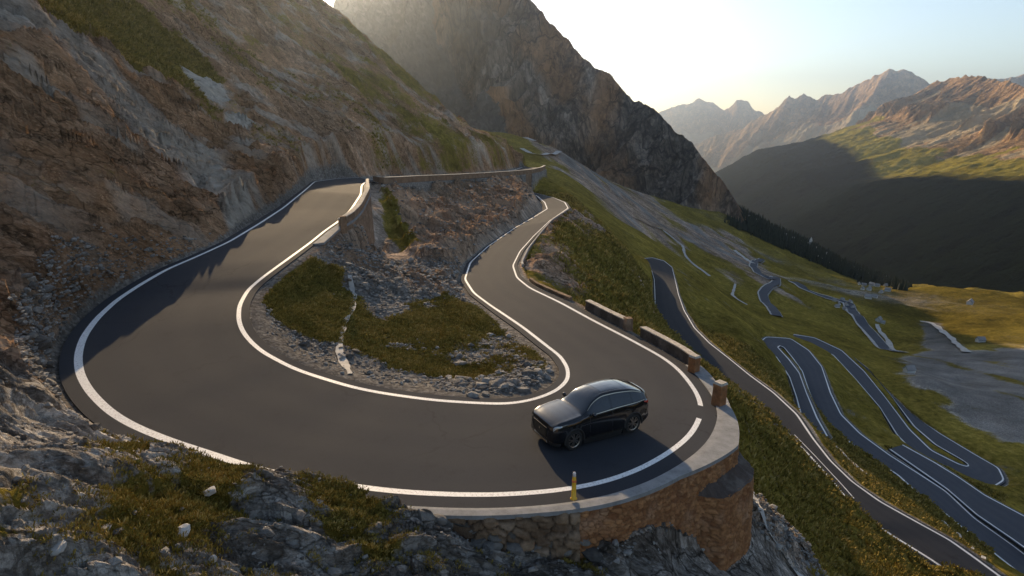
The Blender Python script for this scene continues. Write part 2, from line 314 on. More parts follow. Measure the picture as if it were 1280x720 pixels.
def land(name, sc, dist, rockc, redc, stretch=(1, 1, 1), rot=(0, 0, 0), grassc=((.062, .049, .011), (.20, .150, .030), (.38, .265, .075)), gravc=((.15, .135, .12), (.42, .385, .34)), fine=True):
    m, nt, b = newmat(name)
    at1 = N(nt, 'ShaderNodeAttribute', attribute_name='m1'); s1 = N(nt, 'ShaderNodeSeparateColor'); lk(nt, at1.outputs['Color'], s1.inputs[0])
    at2 = N(nt, 'ShaderNodeAttribute', attribute_name='m2'); s2 = N(nt, 'ShaderNodeSeparateColor'); lk(nt, at2.outputs['Color'], s2.inputs[0])
    v = obj_vec(nt); vs = obj_vec(nt, stretch, rot)
    if fine:
        av = N(nt, 'ShaderNodeAttribute', attribute_name='sv'); mp = N(nt, 'ShaderNodeMapping'); mp.inputs['Scale'].default_value = (.42, 1.0, 1.0); lk(nt, av.outputs['Vector'], mp.inputs['Vector']); vs = mp.outputs[0]
    n1 = noise(nt, vs, .55 * sc, 9, .68); n2 = noise(nt, v, 3.2 * sc, 6, .7); n3 = noise(nt, v, .09 * sc, 4, .6); n4 = noise(nt, vs, 2.0 * sc, 7, .72)
    rock = ramp(nt, n1, [(.36, rockc[0]), (.5, rockc[1]), (.64, rockc[2])])
    rock2 = ramp(nt, n4, [(.38, rockc[0]), (.5, rockc[1]), (.62, rockc[2])])
    rock = mix(nt, .55, rock, rock2)
    n5 = noise(nt, vs, 7.5 * sc, 6, .75); rock = mix(nt, rampf(nt, n5, .50, .62, 0, .55), rock, rockc[2]); rock = mix(nt, rampf(nt, n5, .46, .36, 0, .6), rock, rockc[0])
    dv = N(nt, 'ShaderNodeVectorMath', operation='ADD'); nzc = N(nt, 'ShaderNodeTexNoise'); nzc.inputs['Scale'].default_value = 1.1 * sc; nzc.inputs['Detail'].default_value = 4; lk(nt, vs, nzc.inputs['Vector']); sc_ = N(nt, 'ShaderNodeVectorMath', operation='SCALE'); sc_.inputs['Scale'].default_value = 1.2 / sc; lk(nt, nzc.outputs['Color'], sc_.inputs[0]); lk(nt, vs, dv.inputs[0]); lk(nt, sc_.outputs[0], dv.inputs[1])
    cr = []
    for q, wd in ((.9, .05), (3.1, .07)):
        vo = N(nt, 'ShaderNodeTexVoronoi', feature='DISTANCE_TO_EDGE'); vo.inputs['Scale'].default_value = q * sc; lk(nt, dv.outputs[0], vo.inputs['Vector']); cr.append(rampf(nt, vo.outputs['Distance'], 0, wd, 0, 1))
        vc = N(nt, 'ShaderNodeTexVoronoi'); vc.inputs['Scale'].default_value = q * sc; lk(nt, dv.outputs[0], vc.inputs['Vector']); vsep = N(nt, 'ShaderNodeSeparateColor'); lk(nt, vc.outputs['Color'], vsep.inputs[0]); tn = vsep.outputs[0]
        tone = rampf(nt, tn, 0, 1, .72, 1.35); sm = N(nt, 'ShaderNodeVectorMath', operation='SCALE'); lk(nt, rock, sm.inputs[0]); lk(nt, tone, sm.inputs['Scale']); rock = sm.outputs[0]
    crack = math2(nt, 'MINIMUM', cr[0], rampf(nt, cr[1], 0, 1, .45, 1)); crack = math2(nt, 'MAXIMUM', crack, rampf(nt, n3, .42, .58, 0, .85))
    rock = mix(nt, crack, tuple(x * .8 for x in rockc[0]), rock)
    lowv = math2(nt, 'MULTIPLY', rampf(nt, n3, .3, .7, .72, 1.3), rampf(nt, noise(nt, v, .028 * sc, 5, .65), .35, .65, .75, 1.25))
    redm = math2(nt, 'MULTIPLY', math2(nt, 'MULTIPLY', rampf(nt, s1.outputs[2], 0, 1, 0, .8), rampf(nt, n4, .36, .56)), crack)
    red = mix(nt, n2, redc[0], redc[1])
    tint = mix(nt, rampf(nt, s1.outputs[2], 0, .9, 0, 1), (1., 1., 1.), (1.50, 1.0, .66)); tm = N(nt, 'ShaderNodeVectorMath', operation='MULTIPLY'); lk(nt, rock, tm.inputs[0]); lk(nt, tint, tm.inputs[1]); rock = tm.outputs[0]
    c = mix(nt, redm, rock, red)
    pale = mix(nt, rampf(nt, n4, .3, .7), (.34, .285, .225), (.68, .60, .50))
    c = mix(nt, math2(nt, 'MULTIPLY', s2.outputs[0], rampf(nt, n4, .25, .45)), c, pale)
    gv = N(nt, 'ShaderNodeTexVoronoi'); gv.inputs['Scale'].default_value = 7 * sc; lk(nt, v, gv.inputs['Vector'])
    gs = N(nt, 'ShaderNodeSeparateColor'); lk(nt, gv.outputs['Color'], gs.inputs[0])
    grav = mix(nt, math2(nt, 'MULTIPLY', gs.outputs[0], rampf(nt, n2, .3, .6)), gravc[0], gravc[1])
    gf = rampf(nt, math2(nt, 'ADD', s1.outputs[1], math2(nt, 'MULTIPLY', math2(nt, 'SUBTRACT', n2, .5), .9)), .4, .6)
    c = mix(nt, gf, c, grav)
    gr = ramp(nt, math2(nt, 'ADD', math2(nt, 'MULTIPLY', n2, .5), math2(nt, 'MULTIPLY', noise(nt, v, .6 * sc, 5, .6), .5)), [(.33, grassc[0]), (.5, grassc[1]), (.66, grassc[2])])
    gm = rampf(nt, math2(nt, 'ADD', s1.outputs[0], math2(nt, 'MULTIPLY', math2(nt, 'SUBTRACT', math2(nt, 'ADD', math2(nt, 'MULTIPLY', n2, .6), math2(nt, 'MULTIPLY', n1, .4)), .5), 1.5)), .44, .6)
    c = mix(nt, gm, c, gr)
    vm_ = N(nt, 'ShaderNodeVectorMath', operation='SCALE'); lk(nt, c, vm_.inputs[0]); lk(nt, lowv, vm_.inputs['Scale']); c = vm_.outputs[0]
    forest = mix(nt, n2, (.003, .006, .005), (.010, .016, .010))  # near-black tree tone, also used to paint shade on slopes the sun reaches
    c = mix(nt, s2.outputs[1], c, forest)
    # dark tone by mask: streaks on the cliff, its foot, ground under the wall
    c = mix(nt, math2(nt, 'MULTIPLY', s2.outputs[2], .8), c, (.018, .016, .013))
    lk(nt, c, b.inputs['Base Color']); b.inputs['Roughness'].default_value = .95; b.inputs['Specular IOR Level'].default_value = .0
    nn = bump(nt, n1, 1., 1.3 * dist)
    nn = bump(nt, n4, 1., .6 * dist, nn); nn = bump(nt, n5, 1., .22 * dist, nn)
    if fine: nn = bump(nt, noise(nt, v, 9 * sc, 5, .7), .8, .07 * dist, nn)
    lk(nt, nn, b.inputs['Normal'])
    return m

M_land = land('hillside_ground', 1.0, .35, ((.060, .050, .042), (.27, .235, .20), (.60, .56, .51)), ((.15, .07, .038), (.50, .27, .14)), stretch=(1.0, .35, 1.6), rot=(.3, .5, .1))
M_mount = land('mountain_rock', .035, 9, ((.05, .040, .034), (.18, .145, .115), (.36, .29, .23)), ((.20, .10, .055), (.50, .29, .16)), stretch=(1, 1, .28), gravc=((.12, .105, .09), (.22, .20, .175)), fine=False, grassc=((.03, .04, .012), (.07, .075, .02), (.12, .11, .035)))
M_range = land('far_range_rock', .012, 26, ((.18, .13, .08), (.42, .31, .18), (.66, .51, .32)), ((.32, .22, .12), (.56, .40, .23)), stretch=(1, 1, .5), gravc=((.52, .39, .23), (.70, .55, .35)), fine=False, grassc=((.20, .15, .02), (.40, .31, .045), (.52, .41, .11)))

# ------------------------------------------------------------------ the hillside
NA, NR = (1500, 1500) if not QUICK else (800, 800)
az = np.linspace(AZ0, AZ1, NA); lr = np.linspace(LR0, LR1, NR)
# finer rings where roads are: warp the radial spacing
dens = np.interp(lr, [LR0, math.log(11), math.log(14), math.log(150), math.log(300), LR1], [.35, .5, 1.25, 1.2, .9, .6])
cum = np.cumsum(dens); cum = (cum - cum[0]) / (cum[-1] - cum[0]); lr = np.interp(np.linspace(0, 1, NR), cum, lr)
A_, L_ = np.meshgrid(az, lr, indexing='ij'); A_ = A_.reshape(-1); L_ = L_.reshape(-1)
T_ = bil(TT, A_, L_, AZ0, AZ1, LR0, LR1); R_ = np.exp(L_)
X = (R_ * np.sin(A_)).astype(np.float32); Y = (R_ * np.cos(A_)).astype(np.float32); Z0 = (R_ * T_).astype(np.float32)
W, ZR, DM = road_fields(X, Y)

def hit(u, v):
    """where the camera ray first meets the undetailed hillside"""
    d = un(u, v); a = math.atan2(d[0], d[1]); t = d[2] / math.hypot(d[0], d[1])
    l = np.linspace(math.log(9), LR1, 3000); tt = bil(TT, np.full(3000, a), l, AZ0, AZ1, LR0, LR1)
    k = np.argmax(tt >= t); r = math.exp(l[k if tt[k] >= t else -1]); return (r * math.sin(a), r * math.cos(a), r * t)
def poly_mask(pts, x, y, soft, wob=0.0, seed=0):
    """soft inside mask of an XY polygon"""
    P = np.array([p[:2] for p in pts], float); n = len(P)
    lo, hi = P.min(0) - soft * 2 - wob, P.max(0) + soft * 2 + wob
    out = np.zeros(x.shape, np.float32)
    s = np.where((x > lo[0]) & (x < hi[0]) & (y > lo[1]) & (y < hi[1]))[0]
    if not len(s): return out
    px, py = x[s].copy(), y[s].copy()
    if wob:
        px = px + wob * fbm(x[s] / wob / 2.2, y[s] / wob / 2.2, 0 * px, 4, seed, .6); py = py + wob * fbm(x[s] / wob / 2.2 + 31, y[s] / wob / 2.2, 0 * px, 4, seed + 9, .6)
    inside = np.zeros(len(s), bool); dm = np.full(len(s), 1e9)
    for i in range(n):
        a, b = P[i], P[(i + 1) % n]
        c = ((a[1] > py) != (b[1] > py)) & (px < (b[0] - a[0]) * (py - a[1]) / (b[1] - a[1] + 1e-12) + a[0]); inside ^= c
        dx, dy = b - a; t = np.clip(((px - a[0]) * dx + (py - a[1]) * dy) / (dx * dx + dy * dy + 1e-9), 0, 1)
        dm = np.minimum(dm, np.hypot(px - a[0] - t * dx, py - a[1] - t * dy))
    sd = np.where(inside, dm, -dm); out[s] = sstep(-soft, soft, sd); return out
def pix_poly(pts, soft, wob=0, seed=0, x=None, y=None):
    return poly_mask([hit(*p) for p in pts], X if x is None else x, Y if y is None else y, soft, wob, seed)

cliff = poly_mask([tuple(p) for p in LA[0:265:8]] + [(-22, 22), (-60, 5), (-500, -80), (-500, 700), (-120, 500), (-30, 240), (4, 190)] + [tuple(p) for p in LU[::-12]], X, Y, .5)
knoll = poly_mask([(-21, 20.5), (-15.5, 19.5), (-10, 19.2), (-6, 19), (-1, 19.8), (3.2, 19.8), (4, 17), (2, 3), (-40, -10), (-40, 12)], X, Y, 1.2)
island = poly_mask([tuple(p) for p in RA[::10][12:]] + [tuple(p) for p in RU[::-12]], X, Y, .6) * (1 - cliff)
near = sstep(330, 200, R_)

# strata coordinates
def strata(x, y, z, Ld):
    Ld = np.array(Ld, float); Ld /= np.linalg.norm(Ld)
    al = x * Ld[0] + y * Ld[1] + z * Ld[2]
    k = .82
    return x - k * al * Ld[0], y - k * al * Ld[1], z - k * al * Ld[2], al
def rocky(x, y, z, Ld, ns, seed, th=1.5, blk=2.4):
    """stepped strata and broken blocks"""
    Ld = np.array(Ld, float); Ld /= np.linalg.norm(Ld); ns = np.array(ns, float); ns -= Ld * (ns @ Ld); ns /= np.linalg.norm(ns)
    ac = np.cross(ns, Ld); Nd = ac * .84 + ns * .54
    al = (x * Ld[0] + y * Ld[1] + z * Ld[2]).astype(np.float32); cr = (x * ac[0] + y * ac[1] + z * ac[2]).astype(np.float32)
    w1 = fbm(x / 7, y / 7, z / 7, 3, seed + 50); w2 = fbm(x / 1.9, y / 1.9, z / 1.9, 3, seed + 60)
    q = x * Nd[0] + y * Nd[1] + z * Nd[2] + w1 * 1.9 + w2 * .35
    def terr(q, t, k):
        u = q / t + .35 * vnoise(np.floor(q / t), al / (t * 5), 0 * al, seed + k); f = u - np.floor(u)
        return (sstep(0, .30, f) - f) * t
    present = sstep(-.35, .1, fbm(x / 5, y / 5, z / 5, 2, seed + 70))
    s = terr(q, th, 1) * 1.15 * present + terr(q + .3, th * .36, 2) * 1.1 + terr(q, th * .13, 3) * .9
    f1, f21, cid = worley2((cr + w2 * .8) / blk, (al + w1) / (blk * 2.3), seed); s = s + (cid - .5) * blk * .42 + np.minimum(f21, .18) * blk * .5
    f1, f21, cid = worley2((cr + w2 * .5) / (blk * .36), (al) / (blk * .75), seed + 3); s = s + (cid - .5) * blk * .17 + np.minimum(f21, .2) * blk * .2
    f1, f21, cid = worley2((cr + w2 * .3) / (blk * .12), (al) / (blk * .2), seed + 6); s = s + (cid - .5) * blk * .065 + np.minimum(f21, .2) * blk * .05
    s = s + fbm(x / (th * 5), y / (th * 5), z / (th * 5), 3, seed + 80, .5, True) * th * .6
    return s
det = np.zeros_like(X)
def apply(mask, fn):
    s = np.where(mask > .01)[0]
    if len(s): det[s] += mask[s] * fn(s)
fade = sstep(260, 120, R_)
Lc = (.42, .72, -.52); Lf = (.85, -.35, -.42); Lk = (.96, .12, -.16)
nearc = sstep(95, 65, Y)
steepT = 1.0
grass_up = pix_poly([(30, 2), (150, 2), (215, 55), (245, 95), (225, 112), (150, 82), (70, 38)], 1.5, 4, 3)
ccalm = 1 - .75 * grass_up
nC = (.62, -.30, .72); nF = (.42, -.35, .83); nK = (.05, -.15, 1)
apply(cliff * nearc * ccalm, lambda s: rocky(X[s], Y[s], Z0[s], Lc, nC, 21, 1.7, 2.6))
apply(cliff * (1 - nearc) * sstep(800, 300, R_) * ccalm, lambda s: (rocky(X[s] / 1.8, Y[s] / 1.8, Z0[s] / 1.8, Lf, nF, 41, 1.5, 2.4) * .95 + fbm(X[s] / 26, Y[s] / 26, Z0[s] / 26, 3, 77, .5, True) * 1.6))
kgrass = knoll * (np.clip((-.10 + .8 * fbm(X / 2.2, Y / 2.2, 0 * X, 3, 401) + .3 * fbm(X / .6, Y / .6, 0 * X, 3, 402)) * 2.2, 0, 1) * sstep(-18, -11, X) + pix_poly([(90, 665), (200, 628), (290, 600), (330, 625), (270, 690), (130, 705)], .5, .8, 18) * .8 + pix_poly([(380, 610), (470, 630), (500, 660), (440, 680), (380, 650)], .5, .6, 19) * .8 + pix_poly([(0, 640), (60, 645), (60, 680), (0, 670)], .4, .6, 29) * .8); kgrass = np.clip(kgrass, 0, 1)
apply(knoll * (1 - .55 * kgrass), lambda s: rocky(X[s], Y[s], Z0[s], Lk, nK, 61, .85, 2.3) * .66 - .12)
apply(kgrass, lambda s: .10 + .10 * fbm(X[s] / .35, Y[s] / .35, 0 * X[s], 3, 404))
rest = (1 - cliff) * (1 - knoll)
apply(rest * sstep(60, 40, R_), lambda s: fbm(X[s] / 1.7, Y[s] / 1.7, Z0[s] / 1.7, 5, 91, .55) * .22)
apply(rest * sstep(40, 60, R_) * sstep(220, 170, R_), lambda s: fbm(X[s] / 6, Y[s] / 6, Z0[s] / 6, 6, 95, .55, True) * .8)
apply(rest * sstep(170, 220, R_), lambda s: fbm(X[s] / 40, Y[s] / 40, 0 * X[s], 6, 99, .52, True) * np.clip((R_[s] - 150) / 200, .5, 4) * 1.6)
# rough rock: the slope under the upper road, below the retaining wall and on the spur
rslope = pix_poly([(478, 240), (560, 236), (650, 232), (668, 243), (650, 268), (590, 318), (578, 350), (540, 345), (480, 330), (480, 312), (430, 318), (400, 320), (340, 345), (420, 345), (470, 375), (560, 372), (590, 365), (560, 350), (500, 300)], 1.0, 1.5, 5)
spur = pix_poly([(700, 275), (722, 262), (795, 330), (820, 400), (830, 425), (780, 395), (715, 368), (655, 340), (668, 300)], 1.5, 1.5, 6)
under = pix_poly([(440, 632), (560, 640), (700, 640), (740, 650), (760, 722), (500, 722)], .8, .8, 7) + pix_poly([(740, 712), (800, 672), (925, 640), (960, 640), (1030, 722), (760, 722)], .8, .5, 8)
under = np.clip(under, 0, 1) * (X > -5) * (1 - knoll)
apply(rslope, lambda s: rocky(X[s], Y[s], Z0[s], (.75, -.45, -.45), (.4, -.6, .7), 121, 1.3, 1.9) * np.where(R_[s] < 56, .38, .8))
apply(spur, lambda s: rocky(X[s], Y[s], Z0[s], (.75, .35, -.5), (.55, -.3, .7), 141, 1.2, 1.8) * .55)
apply(under, lambda s: rocky(X[s], Y[s], Z0[s], (.8, .1, -.5), (.3, -.6, .7), 151, .9, 1.2) * .8)
calm = sstep(0, 3.5, np.where(DM > 90, 99, DM))
Zt = (Z0 + det * (.25 + .75 * calm)) * W + (ZR - np.interp(R_, [60, 110, 180], [.07, .2, .4])) * (1 - W)
Zt = Zt.astype(np.float32)
ZG = Zt.reshape(NA, NR)
def ground(x, y):
    r = math.hypot(x, y); a = math.atan2(x, y); fa = (a - AZ0) / (AZ1 - AZ0) * (NA - 1); fl = np.interp(math.log(r), lr, np.arange(NR))
    i = int(min(max(fa, 0), NA - 2)); j = int(min(max(fl, 0), NR - 2)); s, t = fa - i, fl - j
    return float((ZG[i, j] * (1 - s) + ZG[i + 1, j] * s) * (1 - t) + (ZG[i, j + 1] * (1 - s) + ZG[i + 1, j + 1] * s) * t)
def hit2(u, v, rmin=9):
    d = un(u, v); a = math.atan2(d[0], d[1]); h = math.hypot(d[0], d[1]); t = d[2] / h
    i = int((a - AZ0) / (AZ1 - AZ0) * (NA - 1)); T = ZG[i] / np.exp(lr); T = np.where(lr < math.log(rmin), -9, T)
    k = int(np.argmax(T >= t)) if (T >= t).any() else int(np.argmax(np.where(lr > math.log(150), T, -9))); r = math.exp(lr[k]); return np.array([r * math.sin(a), r * math.cos(a), r * t])

# ---- what covers the ground
n_big = fbm(X / 14, Y / 14, Z0 / 14, 4, 301); n_mid = fbm(X / 3.0, Y / 3.0, Z0 / 3.0, 4, 311)
G = np.zeros_like(X); GV = np.zeros_like(X); RD = np.zeros_like(X); PL = np.zeros_like(X); FO_SHADE = np.zeros_like(X); DK = np.zeros_like(X)
isl_g = pix_poly([(322, 376), (345, 352), (385, 339), (428, 346), (446, 378), (490, 402), (520, 378), (560, 372), (600, 383), (640, 398), (668, 418), (690, 452), (650, 470), (575, 478), (500, 462), (430, 433), (375, 420), (335, 402)], .35, 1.0, 11)
isl_g = isl_g * sstep(-.62, -.15, n_mid + .6 * n_big + .25 * fbm(X / .8, Y / .8, 0 * X, 3, 717)); G += isl_g * .95
GV += island * (1 - isl_g) * .8 * sstep(50, 42, R_)
strip = pix_poly([(474, 245), (490, 255), (508, 290), (530, 318), (500, 315), (478, 280)], .8, .8, 12); G += strip * .9
G += grass_up * 1.0
RD += rslope * (.55 + .5 * n_big); GV += rslope * .15
_L = np.array(Lc) / np.linalg.norm(Lc); _n = np.array(nC); _n = _n - _L * (_n @ _L); _n /= np.linalg.norm(_n); _a = np.cross(_n, _L)
SVa = X * _L[0] + Y * _L[1] + Z0 * _L[2]; SVb = X * _a[0] + Y * _a[1] + Z0 * _a[2]
red_band = pix_poly([(130, 110), (200, 130), (300, 180), (350, 225), (330, 250), (290, 235), (230, 205), (160, 160)], 1.2, 2, 13)
RD += red_band * .8 + cliff * (.95 + .7 * n_big) * (1 - nearc * .15)
G += cliff * (1 - nearc) * (.48 + .55 * n_big + .2 * n_mid)
G += cliff * nearc * (.16 + .6 * n_big + .2 * n_mid)
pale = pix_poly([(222, 84), (250, 100), (285, 128), (288, 148), (268, 145), (240, 120)], .8, .7, 14) + pix_poly([(255, 232), (275, 230), (322, 262), (335, 274), (292, 293), (275, 270)], .5, .8, 15) + pix_poly([(285, 160), (318, 172), (312, 186), (290, 176)], .5, .5, 16)
PL += pale * 1.2; RD *= 1 - np.clip(pale, 0, 1); G *= 1 - np.clip(pale, 0, 1)
greyb = pix_poly([(0, 10), (90, 60), (170, 125), (270, 215), (280, 262), (225, 240), (120, 130), (0, 60)], 1.0, 2.5, 17); PL += greyb * .6; G *= 1 - .8 * greyb * cliff; RD *= 1 - .7 * greyb
PL += cliff * np.clip(fbm(SVa / 5.5, SVb / 1.9, 0 * X, 4, 881) * 1.7 - .15, 0, .6) * (1 - grass_up)
DK += cliff * np.clip(fbm(SVa / 7 + 9, SVb / 1.6, 0 * X, 4, 891) * 1.8 - .55, 0, .35)
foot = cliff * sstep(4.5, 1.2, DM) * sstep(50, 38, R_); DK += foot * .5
G += kgrass * .95
PL += knoll * .12 + island * .22; RD += island * .3
lower = rest * (1 - island) * (1 - rslope) * (1 - under) * sstep(30, 34, R_)
G += lower * (.85 + .5 * n_big + .25 * n_mid) * (1 - spur) * sstep(260, 200, R_)
G += spur * (.35 + .9 * n_big + .2 * n_mid + .6 * pix_poly([(690, 285), (735, 300), (790, 340), (822, 400), (828, 428), (800, 405), (745, 350), (700, 310)], 2, 3, 20)); RD += spur * .35
RD += lower * sstep(120, 60, R_) * .25
valley = rest * sstep(200, 260, R_)
scree = pix_poly([(600, 120), (700, 188), (760, 222), (850, 276), (925, 300), (985, 372), (920, 352), (895, 325), (860, 302), (800, 292), (745, 245), (690, 212)], 14, 22, 23)
G += valley * (.8 + .5 * fbm(X / 70, Y / 70, 0 * X, 4, 501)) * (1 - scree)
sn = fbm(X / 9 + Y / 30, (Y - X) / 60, 0 * X, 5, 611); GV += scree * (.42 + .9 * sn); G += scree * (.30 - 1.1 * sn) * .8; RD += scree * .35
flat = pix_poly([(1130, 452), (1150, 440), (1200, 440), (1300, 438), (1330, 560), (1255, 560), (1195, 512), (1180, 490), (1150, 478)], 6, 9, 24); G *= 1 - flat; fb = fbm(X / 8, Y / 45, 0 * X, 5, 733); GV += flat * (.9 + .6 * fb); PL += flat * np.clip(.45 + 1.3 * fb, 0, 1); G += flat * np.clip(-fb * 1.6 - .15, 0, .8)
tr = pix_poly([(1150, 402), (1172, 405), (1215, 450), (1180, 450)], 5, 4, 25); G *= 1 - tr; GV += tr * 1.3
ridgeF = pix_poly([(912, 255), (990, 288), (1060, 325), (1130, 352), (1125, 366), (1070, 350), (1020, 328), (960, 305), (918, 285)], 9, 14, 26); FO_SHADE += ridgeF * sstep(400, 480, R_) + .42 * pix_poly([(1060, 374), (1120, 362), (1180, 359), (1290, 372), (1300, 436), (1210, 440), (1100, 400)], 14, 30, 27) * (1 - ridgeF)  # lip is conifer forest; the second polygon darkens the hill's colour as painted shade
edge = sstep(1.6, .6, DM) * (DM < 90) * (R_ > 21); GV = np.maximum(GV, edge * .95); G *= 1 - edge
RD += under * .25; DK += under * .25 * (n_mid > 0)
c1 = np.stack([G, GV, RD, 0 * G + 1], 1).clip(0, 1.3); c2 = np.stack([PL, FO_SHADE, DK, 0 * G + 1], 1).clip(0, 1)
SV = np.stack([X, Y, Z0], 1).astype(np.float32)
for msk, Ld, ns in ((cliff * nearc, Lc, nC), (cliff * (1 - nearc), Lf, nF), (knoll, Lk, nK), (rslope, (.75, -.45, -.45), (.4, -.6, .7)), (spur, (.75, .35, -.5), (.55, -.3, .7)), (under, (.8, .1, -.5), (.3, -.6, .7))):
    Ld = np.array(Ld, float); Ld /= np.linalg.norm(Ld); ns = np.array(ns, float); ns -= Ld * (ns @ Ld); ns /= np.linalg.norm(ns); ac = np.cross(ns, Ld)
    s = np.where(msk > .5)[0]; p = np.stack([X[s], Y[s], Zt[s]], 1); SV[s] = np.stack([p @ Ld, p @ ac, p @ ns], 1)
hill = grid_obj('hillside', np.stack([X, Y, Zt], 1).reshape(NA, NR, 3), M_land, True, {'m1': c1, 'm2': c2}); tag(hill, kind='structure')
av = hill.data.attributes.new('sv', 'FLOAT_VECTOR', 'POINT'); av.data.foreach_set('vector', SV.reshape(-1))
# ------------------------------------------------------------------ mountains built as real massifs
def massif(name, crest, Nd, prof, ns, ds, seed, lamb, Ah, Az, cover, mat, back=300, crest_amp=1.0, warp=.35, calm_d=0.):
    """crest: (u, v, range) skyline points; Nd: horizontal direction the visible face looks to; prof: list of (distance, drop)"""
    C = np.array([atr(*c) if len(c) == 3 else c[1:] for c in crest], float); d = np.r_[0, np.cumsum(np.linalg.norm(np.diff(C[:, :2], axis=0), axis=1))]
    t = np.linspace(0, d[-1], ns); C = np.stack([np.interp(t, d, C[:, i]) for i in range(3)], 1)
    dd = np.asarray(ds); pd, pz = zip(*prof)
    Tt, DD = np.meshgrid(t, dd, indexing='ij')
    N0 = np.array([[math.sin(rad(a)), math.cos(rad(a))] for a in np.interp(np.linspace(0, 1, ns), *zip(*Nd))])
    drop = np.where(DD >= 0, np.interp(DD, pd, pz), -DD * -.9)
    drop = np.where(DD < 0, -DD * .9, drop)
    wv = fbm(Tt / lamb / 3, DD / lamb / 3, 0 * Tt, 3, seed + 30) * lamb * warp * 2
    u = (Tt + wv) / lamb; lowd = 1 - calm_d * sstep(lamb * 1.2, lamb * 2.2, DD)
    g = fbm(u, DD / lamb / 5.5, 0 * u, 6, seed, .55, True)
    g2 = fbm(u * 1.0, DD / lamb, 0 * u + 5, 6, seed + 11, .55)
    env = sstep(-lamb * .05, lamb * 1.6, np.abs(DD)); env = env * .85 + .15 * crest_amp
    P = np.zeros((ns, len(dd), 3))
    env = env * lowd; sh = g * Ah * env
    P[..., 0] = C[:, None, 0] + N0[:, None, 0] * (DD + sh); P[..., 1] = C[:, None, 1] + N0[:, None, 1] * (DD + sh)
    P[..., 2] = C[:, None, 2] - drop + (g2 * Az + g * Az * .9) * env + (fbm(Tt / (lamb * .16), DD / (lamb * .3), 0 * Tt, 4, seed + 77) * lamb * .075) * (DD >= -5) 
    c1, c2 = cover(Tt / t[-1], DD, drop, g, g2, P)
    o = grid_obj(name, P, mat, True, {'m1': c1.reshape(-1, 4), 'm2': c2.reshape(-1, 4)}); tag(o, kind='structure'); return o
def cc(a, b, c): return np.stack([a, b, c, np.ones_like(a)], -1).clip(0, 1.3)
QN = .5 if QUICK else 1
# dark rock mountain above the pass
def cov1(s, d, drop, g, g2, P):
    sc = sstep(135, 165, drop + g2 * 40 + g * 25)
    red = sstep(-.25, .3, fbm(P[..., 0] / 60, P[..., 1] / 60, P[..., 2] / 240, 4, 5)) * 1.0
    return cc(0 * d, sc * 1.0, red * (1 - sc)), cc(0 * d, 0 * d, 0 * d)
m1_crest = [(330, 150, 1500), (380, 90, 1350), (405, 60, 1200), (425, 38, 1120), (436, 12, 1080), (447, -12, 1050), (460, -50, 1030), (490, -100, 1020), (540, -120, 1000), (590, -105, 980), (625, -55, 955), (640, -26, 950), (655, -6, 930), (668, 6, 920), (690, 31, 900), (705, 44, 890), (720, 62, 880), (745, 86, 860), (765, 98, 850), (780, 116, 840), (800, 130, 830), (820, 141, 820), (850, 171, 800), (865, 180, 790), (880, 201, 780), (895, 214, 770), (905, 226, 760), (914, 240, 750), (924, 262, 740), (935, 290, 730), (950, 320, 720)]  # peak above the frame raised so that it shades the valley
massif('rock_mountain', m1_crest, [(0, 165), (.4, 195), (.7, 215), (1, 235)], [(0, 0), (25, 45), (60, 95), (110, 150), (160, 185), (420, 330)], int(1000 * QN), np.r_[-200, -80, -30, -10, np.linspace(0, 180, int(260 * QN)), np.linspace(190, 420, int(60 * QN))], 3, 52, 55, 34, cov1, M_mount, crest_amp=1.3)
# sunlit range across the valley
def cov2(s, d, drop, g, g2, P):
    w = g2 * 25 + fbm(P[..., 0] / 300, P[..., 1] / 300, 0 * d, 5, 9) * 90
    drop = drop + np.clip(s - .3, 0, 1) * 190; scree = sstep(105, 165, drop + w) * sstep(-.35, .25, -g + .2); gr = sstep(265, 310, drop + w * .9); flank_shade = sstep(345, 368, drop + w * .35)  # lower flank coloured near-black in place of a cast shadow
    return cc(gr * .95, scree * 1.1, (1 - scree) * .55 + 0 * d), cc(0 * d, flank_shade, 0 * d)
r1 = [('world', 1900, -1500, 250), ('world', 1960, -300, 230), ('world', 2020, 900, 260), (1560, 60, 2700), (1450, 95, 3000), (1360, 112, 3200), (1320, 98, 3350), (1290, 106, 3450), (1276, 109, 3550), (1262, 101, 3620), (1253, 100, 3680), (1230, 98, 3850), (1207, 95, 4050), (1190, 99, 4200), (1170, 104, 4400), (1160, 112, 4500), (1153, 119, 4600), (1135, 125, 4850), (1120, 133, 5000), (1107, 146, 5200), (1087, 162, 5500), (1070, 168, 5750), (1053, 175, 6000), (1032, 182, 6350), (1015, 192, 6650), (999, 202, 6900), (980, 208, 7200), (945, 221, 7600), (918, 240, 7900)]
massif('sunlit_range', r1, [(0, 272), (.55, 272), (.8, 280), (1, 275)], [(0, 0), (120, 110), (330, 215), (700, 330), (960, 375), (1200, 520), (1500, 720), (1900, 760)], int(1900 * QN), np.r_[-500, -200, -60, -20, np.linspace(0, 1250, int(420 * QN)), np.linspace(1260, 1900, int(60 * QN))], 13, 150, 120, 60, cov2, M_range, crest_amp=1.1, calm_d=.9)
def cov3(s, d, drop, g, g2, P):
    return cc(0 * d, sstep(300, 700, drop + 300 * g2), 0 * d + .4), cc(0 * d, sstep(1000, 1200, drop), 0 * d)
